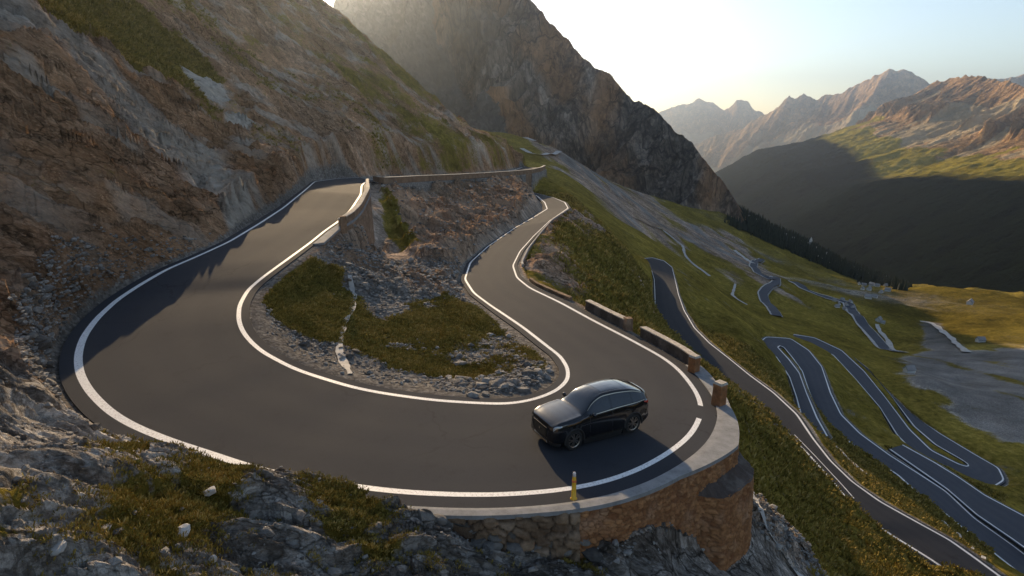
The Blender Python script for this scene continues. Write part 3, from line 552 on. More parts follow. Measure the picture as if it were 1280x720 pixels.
r2 = [(1300, 92, 8428), (1230, 98, 8428), (1180, 106, 8526), (1164, 104, 8526), (1145, 93, 8526), (1128, 87, 8526), (1112, 88, 8526), (1100, 94, 8624), (1087, 98, 8722), (1070, 108, 8820), (1053, 119, 8918), (1032, 119, 9114), (1020, 125, 9114), (1004, 118, 9114), (994, 124, 9114), (987, 119, 9114), (974, 134, 9114), (949, 146, 9310), (932, 158, 9408), (903, 168, 9604), (870, 180, 9800), (830, 196, 9996), (780, 210, 10192)]
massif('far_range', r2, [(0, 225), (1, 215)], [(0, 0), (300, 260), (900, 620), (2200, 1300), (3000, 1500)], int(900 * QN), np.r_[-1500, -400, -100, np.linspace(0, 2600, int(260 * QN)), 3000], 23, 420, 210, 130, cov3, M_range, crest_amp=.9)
r3 = [(990, 150, 11880), (949, 141, 11880), (935, 131, 11880), (920, 127, 11880), (912, 133, 11952), (905, 140, 12024), (890, 131, 12096), (874, 125, 12096), (862, 130, 12096), (845, 131, 12096), (826, 141, 12240), (800, 150, 12240), (740, 160, 12240)]
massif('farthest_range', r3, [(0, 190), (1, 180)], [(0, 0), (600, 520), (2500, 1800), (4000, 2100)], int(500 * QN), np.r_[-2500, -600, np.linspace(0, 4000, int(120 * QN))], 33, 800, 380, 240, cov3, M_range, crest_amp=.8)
# valley floor to the horizon
vm, nt, b = newmat('valley_floor'); v = obj_vec(nt); c = ramp(nt, noise(nt, v, .004, 6), [(.35, (.012, .02, .012)), (.6, (.03, .04, .02)), (.75, (.07, .07, .06))]); lk(nt, c, b.inputs['Base Color']); b.inputs['Roughness'].default_value = .95
rr = np.r_[0.5, np.geomspace(500, 13500, 60)]; aa = np.linspace(0, 2 * math.pi, 97)
PG = np.zeros((97, 61, 3)); PG[..., 0] = np.sin(aa)[:, None] * rr; PG[..., 1] = np.cos(aa)[:, None] * rr
PG[..., 2] = np.interp(rr, [0, 1000, 1800, 6000, 9000, 13500], [-380, -380, -420, -560, -620, -640])[None]
tag(grid_obj('ground', PG, vm), kind='structure')

# ------------------------------------------------------------------ roads
def asphalt(k=1.0, name='asphalt'):
    m, nt, b = newmat(name); v = obj_vec(nt)
    c = mix(nt, noise(nt, v, .25, 5, .6), (.025, .028, .035), (.038, .042, .051)); f = noise(nt, v, 45, 3, .7)
    c = mix(nt, rampf(nt, f, .3, .75, 0, .5), c, (.07, .07, .074)); c = mix(nt, rampf(nt, noise(nt, v, 1.3, 6, .75), .55, .8, 0, .45), c, (.018, .018, .020))
    at = N(nt, 'ShaderNodeAttribute', attribute_name='st'); sp = N(nt, 'ShaderNodeSeparateColor'); lk(nt, at.outputs['Color'], sp.inputs[0])
    tr = math2(nt, 'SINE', math2(nt, 'MULTIPLY', sp.outputs[0], 4 * math.pi * 1.0)); tr = rampf(nt, math2(nt, 'ADD', math2(nt, 'ABSOLUTE', tr), math2(nt, 'MULTIPLY', noise(nt, v, .8, 4, .6), .8)), .9, 1.6, 0, .35); c = mix(nt, tr, c, (.055, .055, .058))
    vo = N(nt, 'ShaderNodeTexVoronoi', feature='DISTANCE_TO_EDGE'); vo.inputs['Scale'].default_value = .16; nz = N(nt, 'ShaderNodeTexNoise'); nz.inputs['Scale'].default_value = .9; nz.inputs['Detail'].default_value = 6; lk(nt, v, nz.inputs['Vector']); va = N(nt, 'ShaderNodeVectorMath', operation='ADD'); vs2 = N(nt, 'ShaderNodeVectorMath', operation='SCALE'); vs2.inputs['Scale'].default_value = 1.6; lk(nt, nz.outputs['Color'], vs2.inputs[0]); lk(nt, v, va.inputs[0]); lk(nt, vs2.outputs[0], va.inputs[1]); lk(nt, va.outputs[0], vo.inputs['Vector'])
    ck = math2(nt, 'MULTIPLY', rampf(nt, vo.outputs['Distance'], 0, .012, 1, 0), rampf(nt, noise(nt, v, .12, 3), .52, .64, 0, .4)); c = mix(nt, ck, c, (.010, .010, .011))
    kk = N(nt, 'ShaderNodeVectorMath', operation='SCALE'); kk.inputs['Scale'].default_value = k; lk(nt, c, kk.inputs[0]); c = kk.outputs[0]
    lk(nt, c, b.inputs['Base Color']); b.inputs['Roughness'].default_value = .9; b.inputs['Specular IOR Level'].default_value = .12
    lk(nt, bump(nt, f, .35, .01), b.inputs['Normal']); return m
M_asph = asphalt(); M_asph2 = asphalt(2.0, 'shade_lifted_asphalt')  # second copy has its colour lightened to offset shade on the lower roads
def paint():
    m, nt, b = newmat('road_paint'); v = obj_vec(nt); f = noise(nt, v, 14, 6, .75)
    c = mix(nt, rampf(nt, f, .50, .66, 0, .85), (.84, .84, .82), (.36, .30, .30)); lk(nt, c, b.inputs['Base Color']); b.inputs['Roughness'].default_value = .6; return m
M_paint = paint()
def strip(name, A, B, mat, up=0.0, parent=None, kind='structure'):
    P = np.stack([A * (1 - q) + B * q for q in np.linspace(0, 1, 4)], 1).astype(float); P[..., 2] += up
    cq = np.zeros((len(A), 4, 4)); cq[..., 0] = np.linspace(0, 1, 4)[None]; cq[..., 3] = 1
    o = grid_obj(name, P, mat, False, {'st': cq}, parent=parent)
    if kind and not parent: tag(o, kind=kind)
    return o
def lateral(A, B):
    d = (B - A).copy(); d[:, 2] = 0; d /= np.linalg.norm(d, axis=1)[:, None] + 1e-9; return d
SH = dict(A=.55, U=.4, B=.5, C=.5, D=.6, E=.5)
LW = dict(A=.23, U=.2, B=.32, C=.34, D=.36, E=.34)
for k, (L, R) in ROADS.items():
    d = lateral(L, R); s = SH[k]; n = len(L)
    eL = L - d * s; eR = R + d * s
    if k == 'A': eL = L - d * np.interp(np.arange(n), [0, 250, 300, 345, 375, n], [.5, .75, .85, .85, .7, .4])[:, None]
    if k == 'B':
        e = np.interp(np.linspace(0, 1, n), [0, .5, .62, .74, .85, .9, 1], [.5, .5, 4.6, 5.6, 1.8, .5, .5]); eL = L - d * e[:, None]
    rd = strip('road', eL, eR, M_asph2 if k in 'CDE' else M_asph, .0)
    w = LW[k]; n0 = {'C': 8, 'A': 0, 'D': 0, 'E': 6}.get(k, 0)
    wl = np.full(n, w)
    if k == 'A': wl = np.interp(np.arange(n), [0, 150, 240, 275, 330, 420, 500, 900], [.20, .22, .34, .33, .24, .24, .22, .19])
    gap = []
    if k == 'A':   # the white edge line is interrupted once at the outermost point of the bend
        i0 = int(np.argmin(np.linalg.norm(L - atz((876.3, 514), -13.1), axis=1))); gap = [(i0 - 2, i0 + 2)]
    segs = [(0, n)] if not gap else [(0, gap[0][0]), (gap[0][1], n)]
    for a, b_ in segs: strip('edge_line', (L - d * wl[:, None] / 2)[a:b_], (L + d * wl[:, None] / 2)[a:b_], M_paint, .006, rd)
    strip('edge_line', R - d * w / 2, R + d * w / 2, M_paint, .006, rd)
    # asphalt thickness: a skirt so that the edge is a real step
    for E_, sg in ((eL, 1), (eR, -1)):
        lo = E_.copy(); lo[:, 2] -= .35; strip('road_edge', E_, lo, M_asph, -.001, rd)

# ------------------------------------------------------------------ sky, sun, air
SUN_AZ, SUN_EL = -16, 19.5
w = bpy.data.worlds.new('World'); S.world = w; w.use_nodes = True; nt = w.node_tree
sky = nt.nodes.new('ShaderNodeTexSky'); sky.sky_type = 'NISHITA'; sky.sun_disc = False
sky.sun_elevation = rad(SUN_EL); sky.sun_rotation = rad(SUN_AZ); sky.altitude = 1500; sky.dust_density = 1.0; sky.air_density = 1.0; sky.ozone_density = 1.0
bg = nt.nodes['Background']; bg.inputs[1].default_value = .15; nt.links.new(sky.outputs[0], bg.inputs[0])
sun = bpy.data.lights.new('sun', 'SUN'); suno = bpy.data.objects.new('sun', sun); COL.objects.link(suno)
sun.energy = 4.8; sun.angle = rad(.5); sun.color = (1, .78, .52)
sd = Vector((math.sin(rad(SUN_AZ)) * math.cos(rad(SUN_EL)), math.cos(rad(SUN_AZ)) * math.cos(rad(SUN_EL)), math.sin(rad(SUN_EL))))
suno.rotation_euler = sd.to_track_quat('Z', 'Y').to_euler()
HAZE = 9.5e-5
if HAZE:
    bm = bmesh.new(); bmesh.ops.create_cube(bm, size=1); me = bpy.data.meshes.new('haze'); bm.to_mesh(me); bm.free()
    hz = bpy.data.objects.new('haze', me); COL.objects.link(hz); hz.scale = (48000, 48000, 641 + 700 + 900); hz.location = (0, 0, (-1600 + 700) / 2)
    zlo, zhi = -2700, 900; hz.scale = (27400, 27400, zhi - zlo); hz.location = (0, 0, (zlo + zhi) / 2)
    hm = bpy.data.materials.new('haze'); hm.use_nodes = True; nt = hm.node_tree
    for n in list(nt.nodes): nt.nodes.remove(n)
    o = nt.nodes.new('ShaderNodeOutputMaterial'); pv = nt.nodes.new('ShaderNodeVolumePrincipled'); nt.links.new(pv.outputs[0], o.inputs['Volume'])
    pv.inputs['Color'].default_value = (.66, .79, 1, 1); pv.inputs['Density'].default_value = HAZE; pv.inputs['Anisotropy'].default_value = .86
    me.materials.append(hm); tag(hz, kind='stuff')
S.cycles.volume_bounces = 0; S.cycles.max_bounces = 6; S.cycles.diffuse_bounces = 4; S.cycles.glossy_bounces = 2; S.cycles.transmission_bounces = 4
S.cycles.use_denoising = True
try: S.cycles.denoiser = 'OPENIMAGEDENOISE'
except Exception: pass
S.view_settings.view_transform = 'Standard'; S.view_settings.look = 'None'; S.view_settings.gamma = 1; S.view_settings.exposure = 0.46; S.view_settings.use_white_balance = True; S.view_settings.white_balance_temperature = 7500; S.view_settings.white_balance_tint = 10
# ------------------------------------------------------------------ walls, kerbs, parapets
def stone_mat(name, lo, hi, mortar, rough=.92):
    m, nt, b = newmat(name); v = obj_vec(nt)
    at = N(nt, 'ShaderNodeAttribute', attribute_name='st'); s = N(nt, 'ShaderNodeSeparateColor'); lk(nt, at.outputs['Color'], s.inputs[0])
    n1 = noise(nt, v, 6, 8, .7); n2 = noise(nt, v, 1.1, 5, .6); n3 = noise(nt, v, 28, 5, .7)
    c = mix(nt, s.outputs[0], lo, hi); c = mix(nt, rampf(nt, n1, .35, .7, 0, .6), c, tuple(x * .45 for x in lo)); c = mix(nt, rampf(nt, n2, .5, .75, 0, .5), c, tuple((x + y) / 2 * 1.1 for x, y in zip(hi, (.3, .28, .25))))
    c = mix(nt, s.outputs[1], c, mortar)
    lk(nt, c, b.inputs['Base Color']); b.inputs['Roughness'].default_value = rough; b.inputs['Specular IOR Level'].default_value = .2
    lk(nt, bump(nt, n3, .6, .02, bump(nt, n1, .9, .08)), b.inputs['Normal']); return m
M_red = stone_mat('red_stone', (.26, .105, .045), (.52, .25, .11), (.19, .095, .05))
M_brown = stone_mat('brown_stone', (.22, .135, .085), (.37, .24, .155), (.17, .11, .075))
M_grey = stone_mat('grey_stone', (.15, .095, .06), (.36, .24, .15), (.08, .055, .04))
def conc_mat(name, a, b_, sc=2.0):
    m, nt, b = newmat(name); v = obj_vec(nt); n1 = noise(nt, v, sc, 8, .7); c = mix(nt, rampf(nt, n1, .3, .7), a, b_)
    c = mix(nt, rampf(nt, noise(nt, v, sc * 5, 5, .8), .55, .75, 0, .6), c, tuple(x * .5 for x in a)); lk(nt, c, b.inputs['Base Color']); b.inputs['Roughness'].default_value = .88
    lk(nt, bump(nt, noise(nt, v, 20, 6, .7), .4, .015), b.inputs['Normal']); return m
M_conc = conc_mat('concrete', (.17, .17, .17), (.30, .30, .30)); M_cap = conc_mat('cap_stone', (.30, .25, .20), (.62, .55, .46), 3.0)

def ia(Pth, u, v, z):
    return int(np.argmin(np.linalg.norm(Pth[:, :2] - atz((u, v), z)[:2], axis=1)))
def offset(Pth, D, o):
    o = np.broadcast_to(np.asarray(o, float), (len(Pth),)); q = Pth + D * o[:, None]; return q
def stone_face(name, top, D, H, mat, size=.4, depth=.07, batter=.08, cell=.07, parent=None, seed=0, bot=None, smoothf=False, fl=1.6):
    """wall face hanging from a top path; D outward; H heights"""
    Pr = np.hstack([top, D, np.broadcast_to(np.asarray(H, float), (len(top),))[:, None]])
    Pr = resample(Pr, cell); top, D, H = Pr[:, :3], Pr[:, 3:6], Pr[:, 6]
    n = len(top); s = np.r_[0, np.cumsum(np.linalg.norm(np.diff(top, axis=0), axis=1))]
    m = max(4, int(H.max() / cell)); q = np.linspace(0, 1, m)
    Sg, Qg = np.meshgrid(s, q, indexing='ij'); Dn = Qg * H[:, None]
    wob = fbm(Sg / .9, Dn / .9, 0 * Sg, 3, seed + 3) * .35
    f1, f21, cid = worley2((Sg + wob) / (size * fl), (Dn + wob * .6) / size, seed)
    gr = sstep(.16, .04, f21); disp = depth * (cid * .9 + (1 - gr) * .9 - .7) + fbm(Sg / .25, Dn / .25, 0 * Sg, 3, seed + 9) * depth * .45
    disp = disp * sstep(0, .04, Qg)
    P = top[:, None] + D[:, None] * (disp + batter * Dn)[..., None]; P[..., 2] -= Dn
    c = np.stack([cid, gr * .85, 0 * gr, 0 * gr + 1], -1)
    return grid_obj(name, P, mat, True, {'st': c}, parent)
def block_path(name, C, D, wid, hei, mat, parent=None, up=0.0, cell=.25, rough=.0, seed=1):
    """closed bar of rectangular section along a path: C = bottom centre line, D = sideways"""
    Pr = np.hstack([C, D]); Pr = resample(Pr, cell); C, D = Pr[:, :3], Pr[:, 3:6]; D = D / (np.linalg.norm(D, axis=1)[:, None] + 1e-9)
    n = len(C); sec = [(-.5, 0), (-.5, .45), (-.5, .92), (-.44, 1), (.44, 1), (.5, .92), (.5, .45), (.5, 0)]
    P = np.zeros((n, len(sec) + 1, 3))
    for j, (a, h) in enumerate(sec + [sec[0]]):
        P[:, j] = C + D * (a * wid); P[:, j, 2] += up + h * hei
    if rough: 
        for k in range(2): P[..., k] += fbm(P[..., 0] * 3, P[..., 1] * 3, P[..., 2] * 3, 3, seed + k) * rough
        P[..., 2] += fbm(P[..., 0] * 2, P[..., 1] * 2, P[..., 2] * 2, 3, seed + 7) * rough * .8 * (P[..., 2] > C[:, None, 2] + up + .3 * hei)
        P[:, -1] = P[:, 0]
    V = P[:, :-1].reshape(-1, 3); k = len(sec); F = []
    for i in range(n - 1):
        for j in range(k):
            F.append((i * k + j, i * k + (j + 1) % k, (i + 1) * k + (j + 1) % k, (i + 1) * k + j))
    F.append(tuple(range(k))[::-1]); F.append(tuple((n - 1) * k + j for j in range(k)))
    o = mesh_obj(name, V, F, mat, parent)
    me = o.data; at = me.color_attributes.new('st', 'FLOAT_COLOR', 'POINT')
    cc_ = _h(np.repeat(np.arange(n) // 3, k), np.tile(np.arange(k) // 3, n), np.zeros(n * k, int), seed)
    at.data.foreach_set('color', np.stack([cc_, 0 * cc_, 0 * cc_, 0 * cc_ + 1], 1).reshape(-1).astype(np.float32)); return o

DA = -lateral(LA, RA); nA = len(LA); tA = np.linspace(0, 1, nA)
_, _, shL_, shR_ = blA(tA)
asp = np.interp(np.arange(nA), [0, 250, 300, 345, 375, nA], [.5, .75, .85, .85, .7, .4])
i_a = ia(LA, 470, 611, -12.4); i_b = ia(LA, 737, 608, -12.7); i_c = ia(LA, 876, 514, -13.1); i_d = ia(LA, 862, 476, -13.4); i_e = ia(LA, 700, 378, -13.5); i_f = ia(LA, 646, 347, -13.5)
outer = shL_ + .42
_ic = ia(LA, 868, 538, -13); outer = outer + .62 * np.clip(1 - np.abs(np.arange(nA) - _ic) / 11., 0, 1)
def seg(a, b): return slice(a, b + 1)
# main wall on the outside of the bend
W_main = empty('retaining_wall', tuple(offset(LA, DA, outer)[(i_b + i_c) // 2] - np.array([0, 0, 5])))
tag(W_main, 'high retaining wall of rough reddish stone holding the outside of the near bend', 'retaining wall')
def rel(o, root): o.parent = root; o.matrix_parent_inverse = Matrix.Translation(-root.location); return o
def wallpart(fn, root, *a, **k): return rel(fn(*a, **k), root)
s_ = seg(i_b - 2, i_d + 6); Hm = np.interp(np.arange(nA)[s_], [i_b - 2, i_b + 8, i_c, i_d + 6], [3.2, 5.2, 5.8, 4.0])
tp = offset(LA, DA, outer)[s_]; tp = tp + [0, 0, .03]
wallpart(stone_face, W_main, 'stone_face', tp, DA[s_], Hm, M_red, .17, .06, .06, .04, seed=4)
# grey apron on top
def apron(name, sl, root, mat=M_conc, th=.16, up=.05):
    a = offset(LA, DA, asp - .02)[sl]; b = offset(LA, DA, outer + .06)[sl]
    P = np.stack([a + [0, 0, -.1], a + [0, 0, up], a * .7 + b * .3 + [0, 0, up + .012], b + [0, 0, up], b + [0, 0, up - th]], 1)
    return rel(grid_obj(name, P, mat, False), root)
apron('coping', seg(i_b - 2, i_d + 6), W_main)
# low rough wall left of it
W_low = empty('dry_stone_wall', tuple(offset(LA, DA, outer)[(i_a + i_b) // 2] - np.array([0, 0, 2])))
tag(W_low, 'low brownish rubble stone wall under the grey kerb, left of the red retaining wall', 'stone wall')
s_ = seg(i_a - 24, i_b - 2); tp = offset(LA, DA, outer)[s_] + [0, 0, .0]
wallpart(stone_face, W_low, 'stone_face', tp, DA[s_], np.interp(np.arange(len(tp)), [0, 20, len(tp)], [1.2, 2.0, 3.2]), M_grey, .34, .16, .12, .06, seed=8)
apron('kerb', s_, W_low)
M_rub0 = stone_mat('weathered_top', (.12, .09, .075), (.30, .25, .21), (.08, .065, .05))
# buttress at the outermost corner
def block(name, base_c, sx, sy, h, rz, mat, root=None, taper=.0, seed=0, sub=9, amp=.07, lab=None):
    V = []; F = []; bm = bmesh.new(); bmesh.ops.create_cube(bm, size=1)
    bmesh.ops.subdivide_edges(bm, edges=bm.edges, cuts=sub, use_grid_fill=True)
    cr, sr = math.cos(rz), math.sin(rz)
    P = np.array([v.co[:] for v in bm.verts]); t = P[:, 2] + .5
    P[:, 0] *= sx * (1 - taper * t); P[:, 1] *= sy * (1 - taper * t); P[:, 2] = t * h
    Q = np.stack([P[:, 0] * cr - P[:, 1] * sr, P[:, 0] * sr + P[:, 1] * cr, P[:, 2]], 1)
    nn = np.stack([fbm(Q[:, 0] / .5 + k * 9, Q[:, 1] / .5, Q[:, 2] / .5, 4, seed + k) for k in range(3)], 1) * amp
    f1, f21, cid = worley2((Q[:, 0] + Q[:, 1]) / .5, Q[:, 2] / .3, seed)
    Q += nn
    for v, q in zip(bm.verts, Q): v.co = q
    me = bpy.data.meshes.new(name); bm.to_mesh(me); bm.free(); me.materials.append(mat)
    at = me.color_attributes.new('st', 'FLOAT_COLOR', 'POINT'); at.data.foreach_set('color', np.stack([cid, sstep(.15, .03, f21) * .8, 0 * cid, 0 * cid + 1], 1).reshape(-1).astype(np.float32))
    o = bpy.data.objects.new(name, me); COL.objects.link(o); o.location = tuple(base_c)
    if root: rel(o, root)
    return o
ra, rb = i_c - 15, i_c - 2
inn = offset(LA, DA, outer + .02); out_ = offset(LA, DA, outer + .75)
PB = np.vstack([inn[ra:ra + 1], out_[ra + 2:rb - 1:2], inn[rb:rb + 1]]) - [0, 0, 1.15]
PB = resample(PB, .12); tg = np.gradient(PB[:, :2], axis=0); tg /= np.linalg.norm(tg, axis=1)[:, None]; ND = np.c_[tg[:, 1], -tg[:, 0], 0 * tg[:, 0]]
if (ND[len(ND) // 2] @ DA[(ra + rb) // 2]) < 0: ND = -ND
wallpart(stone_face, W_main, 'buttress', PB, ND, 3.3, M_red, .19, .07, .06, .045, seed=44)
Bi = np.stack([np.interp(np.linspace(0, 1, 30), np.linspace(0, 1, len(PB)), PB[:, k]) for k in range(3)], 1); In = np.stack([np.interp(np.linspace(ra, rb, 30), np.arange(nA), inn[:, k]) for k in range(3)], 1) - [0, 0, .8]
tp_ = np.stack([Bi + ND[np.linspace(0, len(ND) - 1, 30).astype(int)] * .06, Bi * .5 + In * .5, In], 1); tp_[1:-1, :, 2] += RNG.normal(0, .04, (28, 3)); rel(grid_obj('buttress_top', tp_, M_rub0, False), W_main)
# parapets beyond the bend, two lengths with an opening between them
def parapet(name, label, Pth, Dp, a, b, off, hgt, thick, mat, capm, post=False):
    C = offset(Pth, Dp, off)[a:b + 1]; root = empty(name, tuple(C[len(C) // 2])); tag(root, label, 'parapet')
    rel(block_path('wall', C - [0, 0, .35], Dp[a:b + 1], thick, hgt + .30, mat, rough=.05), root)
    rel(block_path('cap', C, Dp[a:b + 1], thick + .08, .07, capm, up=hgt - .05, rough=.015), root)
    if post: rel(block('end_post', C[0] - [0, 0, .3], .5, .5, hgt + .45, math.atan2(Dp[a][1], Dp[a][0]), M_brown, None, .05, 2, 5, .03), root)
    return root
M_par = stone_mat('parapet_stone', (.09, .07, .055), (.22, .175, .14), (.06, .05, .04))
p1 = ia(LA, 848, 461, -13.4); p2 = ia(LA, 783, 423, -13.4); p3 = ia(LA, 768, 415, -13.5); p4 = ia(LA, 722, 389, -13.5); p5_ = ia(LA, 655, 353, -13.5)
parapet('parapet', 'longer brown stone parapet with pale cap between the farther pillar and the gap', LA, DA, p1, p2, 1.15, .62, .36, M_par, M_cap)
parapet('parapet', 'shorter stone parapet with pale cap beyond the gap, ending in a square post', LA, DA, p3, p4, 1.15, .62, .36, M_par, M_cap, True)
C = offset(LA, DA, 1.15)[p4 + 8:p5_]; kb = block_path('kerb_stone', C - [0, 0, .3], DA[p4 + 8:p5_], .35, .5, M_grey, rough=.06); tag(kb, 'low rough grey kerb of stones along the road before the brown spur', 'kerb')
# under the lower road where it swings left
q1 = ia(LA, 710, 262, -15.5); q2 = ia(LA, 642, 338, -13.5)
i0, i1 = min(q1, q2), max(q1, q2)
W_low2 = empty('retaining_wall', tuple(LA[(i0 + i1) // 2] - np.array([0, 0, 4]))); tag(W_low2, 'brown retaining wall under the narrow road that winds away behind the spur', 'retaining wall')
s_ = seg(i0 + 4, i1); wallpart(stone_face, W_low2, 'stone_face', offset(LA, DA, shL_ + .1)[s_] + [0, 0, .06], DA[s_], np.interp(np.arange(i1 - i0 - 3), [0, 30, i1 - i0 - 40, i1 - i0], [2.0, 3.6, 4.2, 4.0]), M_brown, .35, .04, .1, .12, seed=12)
rel(block_path('cap', offset(LA, DA, shL_ - .05)[s_] - [0, 0, .1], DA[s_], .35, .28, M_conc), W_low2)
# upper walls
DR = lateral(LA, RA); DUr = lateral(LU, RU)
j0 = ia(RA, 400, 293, -8.2); j1 = ia(RA, 455, 230, -7.3)
W_up = empty('retaining_wall', tuple(RA[j0] - np.array([0, 0, 4]))); tag(W_up, 'smooth brown retaining wall standing below the upper left hairpin', 'retaining wall')
a_, b_ = min(j0, j1), max(j0, j1)
Ptop = offset(RA, DR, 1.22)[a_:b_ + 1][::-1] + [0, 0, .04]
Hh = np.interp(np.arange(len(Ptop)), [0, 6, len(Ptop) * .3, len(Ptop)], [1.4, 3.0, 4.4, 5.0])
wallpart(stone_face, W_up, 'stone_face', Ptop, DR[a_:b_ + 1][::-1], Hh, M_brown, .5, .035, .05, .12, seed=15)
rel(block_path('coping', offset(RA, DR, .85)[a_:b_ + 1] - [0, 0, .12], DR[a_:b_ + 1], .85, .18, M_conc), W_up)
k0 = ia(RA, 424, 276, -8.0)
parapet('parapet', 'low brown parapet with cream cap on the inside of the upper left hairpin', RA, DR, min(k0, j1), max(k0, j1), .98, .7, .4, M_brown, M_cap)
W_long = empty('retaining_wall', tuple(RU[60] - np.array([0, 0, 3]))); tag(W_long, 'long straight brown retaining wall carrying the upper road across the slope', 'retaining wall')
UL = len(RU) - 6; Ptop = offset(RU, DUr, .55)[2:UL] + [0, 0, .03]
wallpart(stone_face, W_long, 'stone_face', Ptop, DUr[2:UL], np.interp(np.arange(UL - 2), [0, 30, 120, UL], [4.6, 3.6, 3.4, 2.6]), M_brown, .5, .035, .05, .14, seed=18)
rel(block_path('parapet_wall', offset(RU, DUr, .45)[2:UL] - [0, 0, .1], DUr[2:UL], .36, PAR + .06, M_brown, rough=.03), W_long)
rel(block_path('cap', offset(RU, DUr, .45)[2:UL], DUr[2:UL], .5, .09, M_cap, up=PAR - .06, rough=.015), W_long)
# the rock tooth where the wall ends
M_rub = stone_mat('rubble_stone', (.07, .062, .055), (.26, .24, .215), (.05, .045, .04))
# pillars
def pillar(u, v, z, h, wdt, label, seed):
    p = atz((u, v), z); root = empty('stone_pillar', tuple(p)); tag(root, label, 'pillar', 'stone pillars on the outside of the bend')
    block('shaft', p - [0, 0, .2], wdt, wdt, h + .14, .6, M_red, root, .08, seed, 6, .03)
    block('cap', p + [0, 0, h - .07], wdt * 1.02, wdt * 1.02, .10, .6, M_cap, root, .2, seed + 1, 3, .01)
pillar(898, 507, -13.15, 1.2, .50, 'nearer and taller orange stone pillar standing on the grey concrete apron', 31)
pillar(867, 466, -13.3, 1.0, .46, 'farther orange stone pillar at the end of the long parapet', 33)
# small stone post on the upper bend
p = atz((424, 287), -8.05); o = block('stone_post', p - [0, 0, .3] + DR[k0] * .35, .45, .45, 1.3, .4, M_brown, None, .05, 41, 5, .04); tag(o, 'small brown stone post at the lower end of the upper parapet', 'post')
# yellow marker post
def plain(name, col, rough=.5, metal=0., coat=0.):
    m, nt, b = newmat(name); v = N(nt, 'ShaderNodeTexCoord').outputs['Object']; f = noise(nt, v, 9, 5, .7)
    c = mix(nt, rampf(nt, f, .45, .8, 0, .35), col, tuple(x * .55 for x in col)); lk(nt, c, b.inputs['Base Color']); b.inputs['Roughness'].default_value = rough; b.inputs['Metallic'].default_value = metal; b.inputs['Coat Weight'].default_value = coat; return m
M_yel = plain('yellow_plastic', (.78, .42, .03)); M_whi = plain('white_reflector', (.75, .68, .66), .35); M_blk = plain('black_rubber', (.012, .012, .013), .8)
def lathe(name, prof, seg_, mat, parent=None, sx=1., sy=1., rx=0., arc=2 * math.pi):
    V = []; F = []
    for r, z in prof:
        for k in range(seg_):
            a = arc * k / seg_; V.append((r * math.cos(a) * sx, r * math.sin(a) * sy, z))
    for i in range(len(prof) - 1):
        for k in range(seg_):
            F.append((i * seg_ + k, i * seg_ + (k + 1) % seg_, (i + 1) * seg_ + (k + 1) % seg_, (i + 1) * seg_ + k))
    F.append(tuple(range(seg_))[::-1]); F.append(tuple((len(prof) - 1) * seg_ + k for k in range(seg_)))
    return mesh_obj(name, V, F, mat, parent, True)
pp = atz((717, 625), -12.58); root = empty('marker_post', tuple(pp + [0, 0, .04])); tag(root, 'short yellow marker post with a pale tip on the kerb beside the red wall', 'marker post')
lathe('post', [(.12, 0), (.12, .03), (.085, .05), (.075, .55), (.062, .84), (.056, .88)], 20, M_yel, root, 1, .7)
lathe('tip', [(.057, .88), (.054, 1.0), (.04, 1.04), (.012, 1.05)], 20, M_whi, root, 1, .7)
lathe('reflector_band', [(.075, .66), (.075, .74)], 20, plain('orange_band', (.75, .16, .03), .3), root, 1, .72)
pp = atz((901, 523), -13.1); dg = empty('drain_cover', tuple(pp + [0, 0, .05])); tag(dg, 'small dark drain cover set in the concrete apron beside the nearer pillar', 'drain cover')
M_iron = plain('dark_iron', (.03, .035, .04), .55, .6)
for nm, x0, x1, y0, y1, h in [('frame', -.2, .2, -.16, -.12, .05), ('frame', -.2, .2, .12, .16, .05)] + [('bar', -.18 + .08 * k, -.14 + .08 * k, -.12, .12, .04) for k in range(5)]:
    mesh_obj(nm, [(x0, y0, 0), (x1, y0, 0), (x1, y1, 0), (x0, y1, 0), (x0, y0, h), (x1, y0, h), (x1, y1, h), (x0, y1, h)], [(0, 3, 2, 1), (4, 5, 6, 7), (0, 1, 5, 4), (1, 2, 6, 5), (2, 3, 7, 6), (3, 0, 4, 7)], M_iron, dg)

# ------------------------------------------------------------------ paths and small roads draped on the ground
M_path = conc_mat('pale_track', (.32, .30, .27), (.55, .52, .48), .5)
M_path2 = conc_mat('grey_track', (.16, .155, .15), (.26, .25, .24), .5)
def drape(name, pix, wd, mat, up=.12, step=None, parent=None, off=0., jit=0.):
    P = np.array([hit2(*p, rmin=14) for p in pix]); r = np.hypot(P[:, 0].mean(), P[:, 1].mean())
    P = smooth(resample(P, step or r * .006), 2); T = np.gradient(P[:, :2], axis=0); T /= np.linalg.norm(T, axis=1)[:, None] + 1e-9; Nn = np.stack([-T[:, 1], T[:, 0]], 1)
    wv = wd * (1 + jit * fbm(np.arange(len(P)) / 3., 0 * P[:, 0], 0 * P[:, 0], 3, 5))
    cols = []
    for q in np.linspace(-.5, .5, 4):
        c = P[:, :2] + Nn * (q * wv + off)[:, None]; z = np.array([ground(*k) for k in c]); cols.append(np.c_[c, z])
    G_ = np.stack(cols, 1); zz = G_[..., 2].max(1); G_[..., 2] = (G_[..., 2] * .3 + zz[:, None] * .7) + up
    o = grid_obj(name, G_, mat, True, parent=parent)
    if not parent: tag(o, kind='structure')
    return o
drape('path', [(437, 345), (443, 370), (440, 390), (431, 405), (426, 425), (424, 440), (430, 455), (438, 468)], .32, M_path, .04, .25, jit=.8)
drape('path', [(930, 585), (940, 620), (950, 645), (962, 670), (978, 695), (1000, 722), (1010, 735)], .35, M_path, .05, .4, jit=.8)
